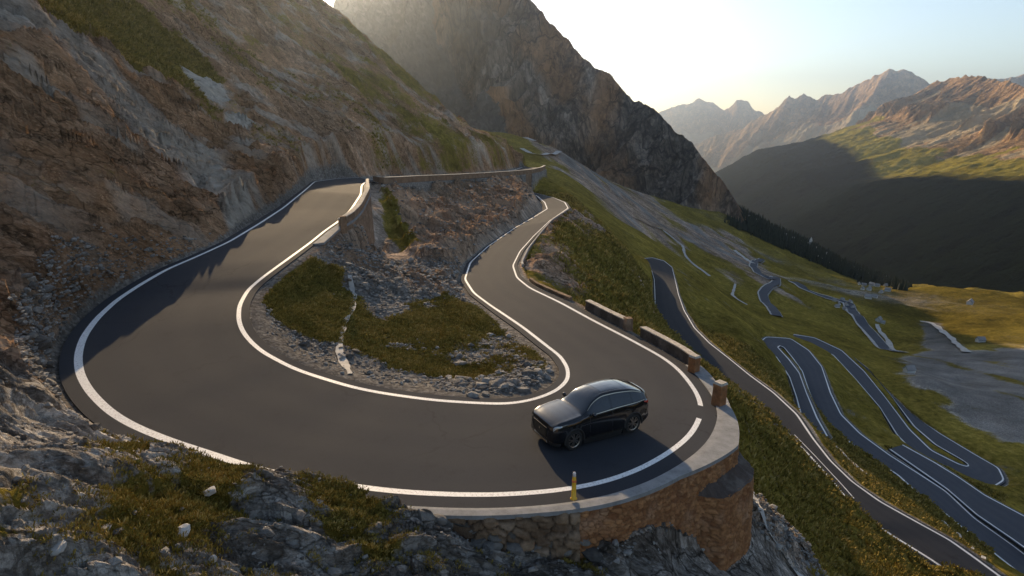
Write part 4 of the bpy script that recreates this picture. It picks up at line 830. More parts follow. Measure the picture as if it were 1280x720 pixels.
drape('track', [(792, 272), (812, 282), (827, 287), (840, 297), (853, 307), (855, 316), (858, 323), (869, 333), (878, 339), (887, 346)], 1.7, M_path, .3, jit=.6)
drape('track', [(919, 356), (917, 364), (915, 370), (923, 376), (934, 382)], 1.3, M_path, .3, jit=.5)
drape('track', [(645, 166), (657, 173), (668, 178)], 4.0, M_path, .5); drape('track', [(652, 187), (664, 193), (680, 195), (692, 194), (700, 191)], 3.5, M_path, .5)
drape('track', [(1150, 403), (1163, 404), (1178, 415), (1192, 428), (1208, 442)], 3.0, M_path, .4, jit=.6)
fr = drape('road', [(953, 325), (943, 328), (941, 335), (948, 343), (960, 349), (970, 347), (970, 355), (958, 362), (953, 369), (956, 378), (965, 387), (971, 396)], 5.0, M_asph2, .3)
for s in (-1, 1): drape('edge_line', [(953, 325), (943, 328), (941, 335), (948, 343), (960, 349), (970, 347), (970, 355), (958, 362), (953, 369), (956, 378), (965, 387), (971, 396)], .8, M_path, .42, parent=fr, off=s * 2.6)
fr = drape('road', [(918, 313), (929, 322), (942, 331)], 3.2, M_path, .3, jit=.5)
fr = drape('road', [(991, 353), (1005, 362), (1029, 371), (1060, 380), (1067, 393), (1078, 407), (1093, 424), (1124, 441)], 6.0, M_asph2, .3)
for s in (-1, 1): drape('edge_line', [(991, 353), (1005, 362), (1029, 371), (1060, 380), (1067, 393), (1078, 407), (1093, 424), (1124, 441)], 1.3, M_path, .45, parent=fr, off=s * 3.2, jit=.7)
drape('track', [(1096, 407), (1100, 416), (1110, 427), (1122, 440)], 2.2, M_path, .4, jit=.6)
drape('track', [(1000, 300), (1020, 318), (1045, 333), (1075, 345)], 4, M_path, .5, jit=.8)
drape('path', [(1043, 558), (1060, 575), (1083, 594)], .6, M_path, .15, jit=.5); drape('path', [(1178, 652), (1198, 670), (1215, 685), (1229, 700)], .6, M_path, .15, jit=.5)
# second thin line inside the left edge of the lower road
b0 = ia(LB, 982, 537, -46); b1 = ia(LB, 1058, 624, -48); dB = lateral(LB, RB)
g = LB + dB * .9; rdB = [o for o in bpy.data.objects if o.name.startswith('road')][2]
gw = strip('edge_line', g[min(b0, b1):max(b0, b1)], (g + dB * .14)[min(b0, b1):max(b0, b1)], M_paint, .007, rdB)
# ------------------------------------------------------------------ the car
def car():
    root = empty('car')
    tag(root, 'dark glossy coupe-roofed crossover driving through the near bend toward the lower left', 'car')
    def cr(xs, ys): 
        xs = np.array(xs, float); ys = np.array(ys, float); o = np.argsort(xs); xs, ys = xs[o], ys[o]
        def f(x):
            x = np.clip(x, xs[0], xs[-1]); i = np.clip(np.searchsorted(xs, x) - 1, 0, len(xs) - 2)
            m = np.gradient(ys, xs); h = xs[i + 1] - xs[i]; t = (x - xs[i]) / h
            return ((2 * t**3 - 3 * t**2 + 1) * ys[i] + (t**3 - 2 * t**2 + t) * h * m[i] + (-2 * t**3 + 3 * t**2) * ys[i + 1] + (t**3 - t**2) * h * m[i + 1])
        return f
    FX, RX, WR = 1.44, -1.43, .395
    ztop = cr([-2.42, -2.36, -2.2, -2.0, -1.6, -1.1, -.5, .05, .45, .92, 1.2, 1.6, 2.0, 2.22, 2.34, 2.40], [1.10, 1.31, 1.42, 1.51, 1.64, 1.705, 1.73, 1.70, 1.56, 1.25, 1.21, 1.175, 1.12, 1.05, .97, .83])
    belt = cr([-2.42, -2.2, -1.5, 0, 1, 2.0, 2.3, 2.4], [1.06, 1.14, 1.17, 1.14, 1.11, 1.03, .94, .76])
    wid = cr([-2.42, -2.3, -2.0, -1.43, -.6, .6, 1.44, 1.95, 2.2, 2.34, 2.40], [.72, .85, .94, .99, .97, .965, .985, .94, .86, .75, .62])
    zlow = cr([-2.42, -2.2, -1.9, 1.9, 2.2, 2.40], [.48, .34, .25, .22, .25, .36])
    def sec(x):
        zt, w = float(ztop(x)), float(wid(x)); bl = min(float(belt(x)), zt - .035); zb = float(zlow(x))
        for wx in (FX, RX):
            q = (WR + .055)**2 - (x - wx)**2
            if q > 0: zb = max(zb, .39 + math.sqrt(q))
        zb = min(zb, bl - .12)
        up = max(0, zt - bl); ws = w - .035
        rw = ws - .10 - min(.9, up) * .50
        mid = max(zb + .03, .62); mid = min(mid, bl - .05)
        wl = w - .05
        pts = [(wl - .03, zb), (w - .004, zb + (mid - zb) * .5), (w, mid), (ws + .006, bl - .03), (ws - .045, bl + .012), (rw + .03, zt - .075 if up > .12 else zt - .02), (rw - .10, zt - .012 if up < .12 else zt - .022), (rw * .5, zt + .006), (0, zt + .014)]
        return np.array(pts)
    SAMP = [0, .5, 1, 1.5, 2, 2.5, 3, 3.35, 3.7, 4, 4.3, 4.6, 4.85, 5, 5.2, 5.5, 5.8, 6.2, 6.6, 7, 7.5, 8]
    def surf(x, t):
        P = sec(x); i = int(min(max(math.floor(t), 0), 7)); f = t - i
        p0 = P[max(i - 1, 0)]; p1 = P[i]; p2 = P[i + 1]; p3 = P[min(i + 2, 8)] if i + 2 <= 8 else np.array([-P[7][0], P[7][1]])
        k = .42; m1 = (p2 - p0) * k; m2 = (p3 - p1) * k
        q = (2 * f**3 - 3 * f**2 + 1) * p1 + (f**3 - 2 * f**2 + f) * m1 + (-2 * f**3 + 3 * f**2) * p2 + (f**3 - f**2) * m2
        return np.array([x, q[0], q[1]])
    xs = np.unique(np.round(np.r_[np.linspace(-2.42, 2.40, 97), FX + np.linspace(-.44, .44, 25), RX + np.linspace(-.44, .44, 25)], 3))
    def paintm():
        m, nt, b = newmat('car_paint'); b.inputs['Base Color'].default_value = (.012, .013, .016, 1); b.inputs['Metallic'].default_value = .5; b.inputs['Roughness'].default_value = .25
        b.inputs['Coat Weight'].default_value = 1; b.inputs['Coat Roughness'].default_value = .03
        v = N(nt, 'ShaderNodeTexCoord').outputs['Object']; f = noise(nt, v, 1.2, 3, .5); lk(nt, rampf(nt, f, .3, .7, .20, .26), b.inputs['Roughness']); return m
    def mk(name, col, rough, metal=0, coat=0, spec=.5):
        m, nt, b = newmat(name); b.inputs['Base Color'].default_value = (*col, 1); b.inputs['Roughness'].default_value = rough; b.inputs['Metallic'].default_value = metal; b.inputs['Coat Weight'].default_value = coat; b.inputs['Specular IOR Level'].default_value = spec; return m
    MP = paintm(); MG = mk('tinted_glass', (.006, .008, .011), .04, 0, 1); MC = mk('chrome_trim', (.75, .62, .45), .22, 1); MB = mk('black_cladding', (.015, .015, .016), .6); MT = mk('tyre_rubber', (.014, .014, .014), .85)
    MR = mk('alloy_rim', (.34, .32, .30), .3, .9); MH = mk('headlight_glass', (.30, .33, .36), .08, .3, 1); ML = mk('tail_light_red', (.35, .012, .01), .15, 0, 1); MX = mk('dark_grille', (.010, .010, .011), .45, .3); MU = mk('underbody', (.01, .01, .01), .9)
    def half(name, mat, xr, tr, off=0.0, both=True, parent=root, thick=0.0):
        V = []; F = []
        for sgn in ((1, -1) if both else (1,)):
            base = len(V); n, m = len(xr), len(tr)
            for x in xr:
                for t in tr:
                    tt = t(x) if callable(t) else t
                    p = surf(x, tt)
                    if off:
                        e = 1e-3; a = surf(x + e, tt) - surf(x - e, tt); b = surf(x, min(tt + .02, 8)) - surf(x, max(tt - .02, 0)); nn = np.cross(a, b); nn /= np.linalg.norm(nn) + 1e-12
                        if nn[1] < 0 and tt < 6: nn = -nn
                        if tt >= 6 and nn[2] < 0: nn = -nn
                        p = p + nn * off
                    V.append((p[0], p[1] * sgn, p[2]))
            for i in range(n - 1):
                for j in range(m - 1):
                    q = (base + i * m + j, base + (i + 1) * m + j, base + (i + 1) * m + j + 1, base + i * m + j + 1)
                    F.append(q if sgn > 0 else q[::-1])
        return mesh_obj(name, V, F, mat, parent, True)
    # body shell (both halves share the centre line), closed at nose and tail
    V = []; F = []; m = len(SAMP) * 2 - 1
    for x in xs:
        row = [surf(x, t) for t in SAMP]; full = row + [np.array([p[0], -p[1], p[2]]) for p in row[-2::-1]]; V += full
    for i in range(len(xs) - 1):
        for j in range(m - 1): F.append((i * m + j, i * m + j + 1, (i + 1) * m + j + 1, (i + 1) * m + j))
    F.append(tuple(range(m))[::-1]); F.append(tuple((len(xs) - 1) * m + j for j in range(m)))
    body = mesh_obj('body', V, F, MP, root, True)
    mod = body.modifiers.new('w', 'EDGE_SPLIT'); mod.split_angle = rad(42)
    # floor, inside wheel wells
    mesh_obj('underbody', [(-2.25, -.72, .27), (2.2, -.72, .27), (2.2, .72, .27), (-2.25, .72, .27), (-2.25, -.72, .75), (2.2, -.72, .75), (2.2, .72, .75), (-2.25, .72, .75)], [(0, 1, 2, 3), (4, 7, 6, 5), (0, 4, 5, 1), (1, 5, 6, 2), (2, 6, 7, 3), (3, 7, 4, 0)], MU, root)
    # glass: side windows end where the roof meets the belt
    def zt_(x): return float(ztop(x)) - float(belt(x))
    for nm, x0, x1 in (('quarter_window', -1.98, -1.42), ('rear_side_window', -1.36, -.42), ('front_side_window', -.34, .74)):
        for sg in (1, -1):
            xr = np.linspace(x0, x1, 14)
            f = half(nm, MG, xr, [4.12, 4.3, 4.5, 4.7, 4.86], .006, False)
            if sg < 0: f.scale = (1, -1, 1)
    half('windscreen', MG, np.linspace(.03, .90, 14), [5.25, 5.6, 6, 6.5, 7, 7.5, 8], .006)
    half('rear_window', MG, np.linspace(-2.05, -1.35, 10), [5.4, 5.7, 6, 6.5, 7, 7.5, 8], .006)
    half('sunroof', MG, np.linspace(-.95, -.15, 8), [6.3, 6.6, 7, 7.5, 8], .005)
    # bright trim along the window line and roof edge
    for sg in (1, -1):
        for nm, xr, tr in (('window_trim', np.linspace(-2.05, .88, 40), [3.98, 4.06]), ('roof_trim', np.linspace(-2.0, .72, 40), [4.90, 4.98]), ('side_crease', np.linspace(-2.1, 2.05, 50), [2.92, 2.99])):
            if nm == 'side_crease': continue
            f = half(nm, MC, xr, tr, .011, False)
            if sg < 0: f.scale = (1, -1, 1)
        f = half('roof_rail', MB, np.linspace(-1.5, -.1, 20), [5.35, 5.5], .03, False)
        if sg < 0: f.scale = (1, -1, 1)
        # sill cladding, arch rings
        f = half('sill', MB, np.linspace(-.98, .98, 20), [0, .4, .9], .012, False)
        if sg < 0: f.scale = (1, -1, 1)
        f = half('sill_trim', MC, np.linspace(-.9, .9, 20), [1.0, 1.08], .014, False)
        if sg < 0: f.scale = (1, -1, 1)
        f = half('door_line', MB, np.linspace(-.390, -.370, 2), [.6, 1, 2, 3, 3.6], .003, False)
        if sg < 0: f.scale = (1, -1, 1)
        f = half('door_line', MB, np.linspace(.70, .72, 2), [.6, 1, 2, 3, 3.6], .003, False)
        if sg < 0: f.scale = (1, -1, 1)
        for hx in (-.30, -1.22):
            p = surf(hx + .1, 2.7); mesh_obj('door_handle', [(hx, sg * (p[1] + a), p[2] + b) for a, b in ((-.01, -.012), (.025, -.012), (.025, .012), (-.01, .012))] + [(hx + .2, sg * (p[1] + a), p[2] + b) for a, b in ((-.01, -.012), (.025, -.012), (.025, .012), (-.01, .012))], [(0, 1, 2, 3), (4, 7, 6, 5), (0, 4, 5, 1), (1, 5, 6, 2), (2, 6, 7, 3), (3, 7, 4, 0)], MP, root)
        for wx in (FX, RX):
            ww = float(wid(wx)); V = []; F = []
            for k in range(25):
                a = math.pi * (-.06 + 1.12 * k / 24)
                for r, y in ((WR + .012, ww - .02), (WR + .02, ww + .016), (WR + .075, ww + .014), (WR + .085, ww - .01)):
                    V.append((wx + r * math.cos(a), sg * y, .39 + r * math.sin(a)))
            for k in range(24):
                for j in range(3): F.append((k * 4 + j, k * 4 + j + 1, k * 4 + 5 + j, k * 4 + 4 + j))
            mesh_obj('arch_moulding', V, F, MB, root, True)
            # wheel
            wh = empty('wheel'); wh.parent = root; wh.location = (wx, sg * (ww - .125), .394); wh.rotation_euler = (-sg * math.pi / 2, 0, 0)
            wh.name = 'wheel'
            prof = [(.235, -.11), (.30, -.12), (.368, -.115), (.388, -.09), (.394, -.03), (.394, .03), (.388, .09), (.368, .115), (.31, .12), (.272, .112)]
            V = []; F = []; K = 48
            for r, z in prof:
                for k in range(K): V.append((r * math.cos(2 * math.pi * k / K), r * math.sin(2 * math.pi * k / K), z))
            for i in range(len(prof) - 1):
                for k in range(K): F.append((i * K + k, i * K + (k + 1) % K, (i + 1) * K + (k + 1) % K, (i + 1) * K + k))
            mesh_obj('tyre', V, F, MT, wh, True)
            V = []; F = []
            pr = [(.272, .112), (.272, .095), (.25, .085), (.24, .02), (0.001, .02)]
            for r, z in pr:
                for k in range(K): V.append((r * math.cos(2 * math.pi * k / K), r * math.sin(2 * math.pi * k / K), z))
            for i in range(len(pr) - 1):
                for k in range(K): F.append((i * K + k, i * K + (k + 1) % K, (i + 1) * K + (k + 1) % K, (i + 1) * K + k))
            nb = len(F); fm = [0] * (K) * 2 + [1] * (K * 2)
            for s5 in range(5):   # twin spokes
                for da in (-.14, .14):
                    a = 2 * math.pi * s5 / 5 + da; a2 = 2 * math.pi * s5 / 5 + da * 1.6; b0 = len(V)
                    for r, aa, wd in ((.045, a, .016), (.255, a2, .019)):
                        cx, cy = r * math.cos(aa), r * math.sin(aa); tx, ty = -math.sin(a), math.cos(a)
                        for q, z in ((-1, .07), (-1, .10), (1, .10), (1, .07)): V.append((cx + tx * q * wd, cy + ty * q * wd, z + (.004 if r < .1 else -.004)))
                    for q in ((1, 2, 6, 5), (0, 1, 5, 4), (2, 3, 7, 6), (0, 4, 7, 3)): F.append(tuple(b0 + z for z in q)); fm.append(0)
            b0 = len(V)
            for k in range(16): V.append((.06 * math.cos(2 * math.pi * k / 16), .06 * math.sin(2 * math.pi * k / 16), .108))
            for k in range(16): V.append((.065 * math.cos(2 * math.pi * k / 16), .065 * math.sin(2 * math.pi * k / 16), .06))
            F.append(tuple(b0 + k for k in range(16))); fm.append(0)
            for k in range(16): F.append((b0 + k, b0 + 16 + k, b0 + 16 + (k + 1) % 16, b0 + (k + 1) % 16)); fm.append(0)
            mesh_obj('rim', V, F, None, wh, False, mats=[MR, MU], fm=fm)
        # mirror
        V = []; F = []; n = 10
        mm = bmesh.new(); bmesh.ops.create_uvsphere(mm, u_segments=16, v_segments=10, radius=1)
        for v in mm.verts: v.co = Vector((.58 + v.co.x * .075 * (1.2 if v.co.x > 0 else .6), sg * (1.03 + v.co.y * .115), 1.22 + v.co.z * .08))
        me = bpy.data.meshes.new('mirror'); mm.to_mesh(me); mm.free(); me.materials.append(MP); me.polygons.foreach_set('use_smooth', [True] * len(me.polygons)); o = bpy.data.objects.new('mirror', me); COL.objects.link(o); o.parent = root
        mesh_obj('mirror_stalk', [(.54, sg * .88, 1.15), (.62, sg * .88, 1.15), (.62, sg * .98, 1.19), (.54, sg * .98, 1.19), (.54, sg * .88, 1.18), (.62, sg * .88, 1.18), (.62, sg * .98, 1.22), (.54, sg * .98, 1.22)], [(0, 3, 2, 1), (4, 5, 6, 7), (0, 1, 5, 4), (1, 2, 6, 5), (2, 3, 7, 6), (3, 0, 4, 7)], MB, root)
        # lamps
        f = half('headlight', MH, np.linspace(1.98, 2.30, 10), [lambda x: 2.75 + (2.3 - x) * .8, lambda x: 3.05 + (2.3 - x) * .4, 3.3, 3.55], .007, False)
        if sg < 0: f.scale = (1, -1, 1)
        f = half('tail_light', ML, np.linspace(-2.40, -2.0, 10), [lambda x: 2.7 + (x + 2.4) * .6, 3.1, 3.4], .008, False)
        if sg < 0: f.scale = (1, -1, 1)
    # front: grille, bumper intake, lower trim
    def front(name, pts, x0, mat, dx=.02):
        V = [(x0 + q[2] if len(q) > 2 else x0, q[0], q[1]) for q in pts]; n = len(V); V += [(x + dx, y, z) for x, y, z in V]
        return mesh_obj(name, V, [tuple(range(n))[::-1], tuple(range(n, 2 * n))] + [(k, (k + 1) % n, n + (k + 1) % n, n + k) for k in range(n)], mat, root)
    def P2(*a):
        half(*a, False); f = half(*a, False); f.scale = (1, -1, 1)
    front('grille', [(-.52, .74), (-.46, .90), (.46, .90), (.52, .74), (.44, .52), (-.44, .52)], 2.385, MX, .03)
    for k in range(5): front('grille_bar', [(-.40, .56 + .062 * k), (.40, .56 + .062 * k), (.40, .567 + .062 * k), (-.40, .567 + .062 * k)], 2.412, MC, .012)
    front('badge', [(.045 * math.cos(a), .72 + .045 * math.sin(a)) for a in np.linspace(0, 2 * math.pi, 17)[:-1]], 2.42, MC, .012)
    P2('front_bumper_corner', MB, np.linspace(2.02, 2.385, 10), [0, .4, .8], .012)
    P2('bumper_trim', MC, np.linspace(2.05, 2.37, 10), [.82, .92], .016)
    front('skid_plate', [(-.52, .33), (.52, .33), (.46, .40), (-.46, .40)], 2.39, MC, .02)
    P2('rear_bumper_corner', MB, np.linspace(-2.41, -2.0, 10), [0, .5, 1.0], .012)
    half('light_bar', ML, np.linspace(-2.40, -2.385, 2), [4, 5, 6, 7, 8], .012)
    half('spoiler', MP, np.linspace(-2.32, -2.12, 6), [5.2, 5.6, 6, 6.5, 7, 7.5, 8], .03)
    for s in (1, -1):  # bonnet creases and wipers
        f = half('bonnet_line', MB, np.linspace(.86, 2.2, 20), [5.02, 5.045], .002, False)
        if s < 0: f.scale = (1, -1, 1)
        mesh_obj('wiper', [(.80, s * .1, 1.295), (.815, s * .1, 1.30), (.70, s * .62, 1.345), (.685, s * .62, 1.34)], [(0, 1, 2, 3)], MB, root)
    return root
c = car()
zc = -12.72
pf = atz((716, 562), zc); pr = atz((789, 540), zc)     # where the near-side front and rear tyres touch the road
hd = (pf - pr)[:2]; hd /= np.linalg.norm(hd); print('wheelbase', np.linalg.norm(pf - pr))
rt = np.array([hd[1], -hd[0]])                          # to the right of travel
mid = (pf[:2] + pr[:2]) / 2 + rt * .92 * 1.0
iC = int(np.argmin(np.linalg.norm(((LA + RA) / 2)[:, :2] - mid, axis=1)))
c.location = (mid[0], mid[1], float(((LA + RA) / 2)[iC][2]) + .004); c.scale = (1.03, 1.06, 1.12); c.rotation_euler = (0, 0, math.atan2(hd[1], hd[0]))
# ------------------------------------------------------------------ loose stones, tufts, boulders, houses, forest
dA = (AZ1 - AZ0) / (NA - 1); dl = np.gradient(lr); AREA = (R_**2 * dA * np.tile(dl, NA))
INV = ((A_ > rad(-43)) & (A_ < rad(43)))
def scatter(mask, n, rmax):
    w = np.clip(mask, 0, 1) * AREA * INV * (R_ < rmax) * (R_ > 9); c = np.cumsum(w); k = np.searchsorted(c, RNG.random(n) * c[-1]); return k
def rock_kinds(m=10, sub=2):
    out = []
    for i in range(m):
        bm = bmesh.new(); bmesh.ops.create_icosphere(bm, subdivisions=sub, radius=1)
        P = np.array([v.co[:] for v in bm.verts]); F = np.array([[v.index for v in f.verts] for f in bm.faces]); bm.free()
        P = P * (1 + .35 * fbm(P[:, 0] * 1.1 + i * 7, P[:, 1] * 1.1, P[:, 2] * 1.1, 3, 900 + i)[:, None])
        for _ in range(7):          # flat broken sides
            nrm = RNG.normal(size=3); nrm /= np.linalg.norm(nrm); dd = P @ nrm; lim = RNG.uniform(.45, .8); P = P - nrm * np.clip(dd - lim, 0, None)[:, None]
        out.append((P * np.array([1, RNG.uniform(.6, .95), RNG.uniform(.4, .7)]), F))
    return out
RK = rock_kinds(); RK1 = rock_kinds(8, 1)
def stone_scatter(name, ks, sizes, mat, kinds):
    V = []; F = []; C = []; base = 0
    for k, sz in zip(ks, sizes):
        P, Fa = kinds[RNG.integers(len(kinds))]; a = RNG.uniform(0, 6.28); t = RNG.uniform(-.35, .35); ca, sa = math.cos(a), math.sin(a)
        Q = P * sz; Q = np.stack([Q[:, 0], Q[:, 1] * math.cos(t) - Q[:, 2] * math.sin(t), Q[:, 1] * math.sin(t) + Q[:, 2] * math.cos(t)], 1)
        Q = np.stack([Q[:, 0] * ca - Q[:, 1] * sa, Q[:, 0] * sa + Q[:, 1] * ca, Q[:, 2]], 1)
        jx, jy = RNG.normal(0, .02, 2) * R_[k] * .05
        V.append(Q + [X[k] + jx, Y[k] + jy, Zt[k] + sz * .12]); F.append(Fa + base); base += len(P); C.append(np.full(len(P), RNG.random()))
    o = tri_obj(name, np.concatenate(V), np.concatenate(F), mat, False)
    c = np.concatenate(C); at = o.data.color_attributes.new('st', 'FLOAT_COLOR', 'POINT'); at.data.foreach_set('color', np.stack([c, 0 * c, 0 * c, 0 * c + 1], 1).reshape(-1).astype(np.float32)); return o
M_st = stone_mat('loose_stone', (.10, .09, .08), (.46, .43, .39), (.05, .045, .04))
offroad = sstep(.35, .6, np.where(DM > 90, 99, DM)) * sstep(.05, .5, W)
q = .4 if QUICK else 1
tip = pix_poly([(545, 478), (600, 470), (650, 462), (690, 440), (700, 470), (685, 488), (630, 494), (560, 494)], .2, .3, 71)
isl_gravel = island * (1 - np.clip(isl_g, 0, 1)) * (R_ < 58)
ks = np.r_[scatter(isl_gravel * offroad, int(5200 * q), 60), scatter(knoll * offroad * (.25 + (1 - kgrass)), int(2200 * q), 30), scatter(tip * offroad, int(1500 * q), 50), scatter(under * offroad, int(1800 * q), 40), scatter(rslope * offroad, int(2200 * q), 120), scatter(foot * offroad, int(2600 * q), 80)]
sz = np.exp(RNG.normal(-2.75, .55, len(ks))) * np.interp(R_[ks], [15, 40, 120], [.75, 1.25, 2.6]); sz = np.clip(sz, .02, .55)
tag(stone_scatter('loose_stones', ks, sz, M_st, RK1), kind='stuff')
# grass tufts
def tufts(name, ks, mat, hgt, nbl=9, spread=.11):
    n = len(ks); m = n * nbl; kk = np.repeat(ks, nbl)
    a = RNG.uniform(0, 2 * math.pi, m); lean = RNG.uniform(.15, 1.0, m); h = np.repeat(RNG.uniform(.5, 1.25, n), nbl) * RNG.uniform(.6, 1.1, m) * hgt * np.interp(R_[kk], [15, 60], [.8, 1.7])
    bx = X[kk] + np.repeat(RNG.normal(0, .06, n), nbl) + np.cos(a) * spread * RNG.random(m); by = Y[kk] + np.repeat(RNG.normal(0, .06, n), nbl) + np.sin(a) * spread * RNG.random(m); bz = Zt[kk] - .02
    w = h * .07 + .0012 * R_[kk] * .35; px, py = -np.sin(a) * w, np.cos(a) * w
    V = np.zeros((m, 4, 3)); V[:, 0] = np.stack([bx - px, by - py, bz], 1); V[:, 1] = np.stack([bx + px, by + py, bz], 1)
    V[:, 2] = np.stack([bx + np.cos(a) * lean * h * .35 + px * .7, by + np.sin(a) * lean * h * .35 + py * .7, bz + h * .62], 1); V[:, 3] = np.stack([bx + np.cos(a) * lean * h * .9, by + np.sin(a) * lean * h * .9, bz + h * (1.05 - .35 * lean)], 1)
    b0 = np.arange(m)[:, None] * 4; F = np.concatenate([b0 + [0, 1, 2], b0 + [0, 2, 3]], 0)
    o = tri_obj(name, V.reshape(-1, 3), F, mat, False)
    c = np.repeat(np.repeat(RNG.random(n), nbl) * .6 + RNG.random(m) * .4, 4); at = o.data.color_attributes.new('st', 'FLOAT_COLOR', 'POINT'); at.data.foreach_set('color', np.stack([c, c, c, 0 * c + 1], 1).reshape(-1).astype(np.float32)); tag(o, kind='stuff'); return o
gm_, nt, b = newmat('alpine_grass'); at = N(nt, 'ShaderNodeAttribute', attribute_name='st'); s_ = N(nt, 'ShaderNodeSeparateColor'); lk(nt, at.outputs['Color'], s_.inputs[0])
v = obj_vec(nt); pn = noise(nt, v, .5, 4, .6)
c_ = ramp(nt, math2(nt, 'ADD', math2(nt, 'MULTIPLY', s_.outputs[0], .5), math2(nt, 'MULTIPLY', pn, .5)), [(.2, (.06, .052, .010)), (.42, (.18, .14, .025)), (.6, (.33, .235, .055)), (.8, (.50, .37, .15))]); lk(nt, c_, b.inputs['Base Color']); b.inputs['Roughness'].default_value = .8; b.inputs['Specular IOR Level'].default_value = .15
Gc = np.clip(G, 0, 1)
tufts('grass', scatter(kgrass * offroad, int(15000 * q), 26), gm_, .13)
tufts('grass', scatter(isl_g * offroad, int(26000 * q), 60), gm_, .13, 7)
lowg = rest * (1 - island) * offroad * sstep(.35, .6, Gc) * (X > 5)
tufts('grass', scatter(lowg, int(26000 * q), 150), gm_, .32, 6, .25)
tufts('grass', scatter(cliff * offroad * sstep(.4, .7, Gc), int(9000 * q), 110), gm_, .22, 7, .2)
# boulders one can pick out
def boulder(u, v, sz, label, kind=0, group=None, mat=None):
    p = hit2(u, v, rmin=11); P, Fa = RK[kind % len(RK)]; a = RNG.uniform(0, 6.28); ca, sa = math.cos(a), math.sin(a)
    Q = P * sz; Q = np.stack([Q[:, 0] * ca - Q[:, 1] * sa, Q[:, 0] * sa + Q[:, 1] * ca, Q[:, 2]], 1)
    o = tri_obj('boulder', Q, Fa, mat or M_st, False); o.location = tuple(p + [0, 0, sz * .15])
    c = np.full(len(Q), RNG.uniform(.2, .9)); at = o.data.color_attributes.new('st', 'FLOAT_COLOR', 'POINT'); at.data.foreach_set('color', np.stack([c, 0 * c, 0 * c, 0 * c + 1], 1).reshape(-1).astype(np.float32))
    tag(o, label, 'boulder', group); return o
M_pale = conc_mat('pale_boulder', (.34, .32, .29), (.62, .60, .57), 3.0)
for u, v, sz, lab, k in [(70, 686, .26, 'pale flat boulder low in the left corner of the foreground outcrop', 0), (262, 615, .20, 'whitish flat stone among the brown tufts near the crest of the outcrop', 1), (228, 668, .24, 'long pale stone in the middle of the foreground outcrop grass', 2), (266, 700, .18, 'small white stone near the bottom edge below the long pale one', 3), (330, 668, .34, 'broad grey slab boulder right of the foreground grass patch', 4), (400, 628, .22, 'pale boulder between two tufts on the right shoulder of the outcrop', 5), (372, 648, .28, 'grey angular boulder on the right part of the outcrop', 6), (132, 665, .2, 'small buff stone at the upper left of the foreground grass', 7)]:
    boulder(u, v, sz, lab, k, mat=M_pale if k in (0, 1, 2, 3, 5) else None)
for i in range(26):
    t = i / 25; u = 566 + 118 * t + RNG.normal(0, 5); v = 484 - 26 * max(0, t - .45) + RNG.normal(0, 5); boulder(u, v, RNG.uniform(.22, .42), 'rough grey boulder in the rubble heap at the tip of the grass island', i, 'boulders heaped at the tip of the grass island')
for i in range(22):
    u = 530 + 215 * i / 21 + RNG.normal(0, 4); v = 652 + 38 * i / 21 + RNG.normal(0, 10); boulder(u, v, RNG.uniform(.25, .55), 'dark angular boulder jammed below the rubble stone wall', i + 3, 'boulders below the rubble stone wall', M_rub)
for i in range(9): boulder(48 + 22 * i / 8 + RNG.normal(0, 2), 425 + 65 * i / 8, RNG.uniform(.3, .55), 'dark block at the foot of the cliff along the outer road edge', i + 5, 'blocks at the foot of the cliff', M_rub)
# houses of the valley villages
hm_, nt, b = newmat('house_wall'); v = obj_vec(nt); lk(nt, mix(nt, noise(nt, v, .4, 4), (.60, .57, .52), (.78, .76, .72)), b.inputs['Base Color']); b.inputs['Roughness'].default_value = .9
hr_, nt, b = newmat('house_roof'); v = obj_vec(nt); lk(nt, mix(nt, noise(nt, v, .6, 4), (.20, .18, .17), (.42, .40, .38)), b.inputs['Base Color']); b.inputs['Roughness'].default_value = .9
def house(u, v, L, label, group, steeple=False):
    p = hit2(u, v, rmin=200); W2 = L * .65; H = L * .45; R2 = L * .28
    V = [(-L / 2, -W2 / 2, -3), (L / 2, -W2 / 2, -3), (L / 2, W2 / 2, -3), (-L / 2, W2 / 2, -3), (-L / 2, -W2 / 2, H), (L / 2, -W2 / 2, H), (L / 2, W2 / 2, H), (-L / 2, W2 / 2, H), (-L / 2, 0, H + R2), (L / 2, 0, H + R2)]
    F = [(0, 1, 5, 4), (2, 3, 7, 6), (1, 2, 6, 9, 5), (3, 0, 4, 8, 7)]; root = empty('house', tuple(p), RNG.uniform(0, 3)); tag(root, label, 'house', group)
    mesh_obj('wall', V, F, hm_, root); e = .06 * L
    RV = [(-L / 2 - e, -W2 / 2 - e, H - .1 * L), (L / 2 + e, -W2 / 2 - e, H - .1 * L), (L / 2 + e, 0, H + R2 + .2), (-L / 2 - e, 0, H + R2 + .2), (-L / 2 - e, W2 / 2 + e, H - .1 * L), (L / 2 + e, W2 / 2 + e, H - .1 * L)]
    RV2 = [(x, y, z + .35) for x, y, z in RV]; mesh_obj('roof', RV + RV2, [(0, 1, 2, 3), (3, 2, 5, 4), (6, 9, 8, 7), (9, 10, 11, 8), (0, 6, 7, 1), (4, 5, 11, 10), (1, 7, 8, 2), (2, 8, 11, 5), (0, 3, 9, 6), (3, 4, 10, 9)], hr_, root)
    if steeple:
        s = L * .22; x0 = L / 2 + s; Z1 = L * 1.1
        mesh_obj('steeple', [(x0 - s, -s, -3), (x0 + s, -s, -3), (x0 + s, s, -3), (x0 - s, s, -3), (x0 - s, -s, Z1), (x0 + s, -s, Z1), (x0 + s, s, Z1), (x0 - s, s, Z1), (x0, 0, Z1 * 1.6)], [(0, 1, 5, 4), (1, 2, 6, 5), (2, 3, 7, 6), (3, 0, 4, 7), (4, 5, 8), (5, 6, 8), (6, 7, 8), (7, 4, 8)], hm_, root)
    return root
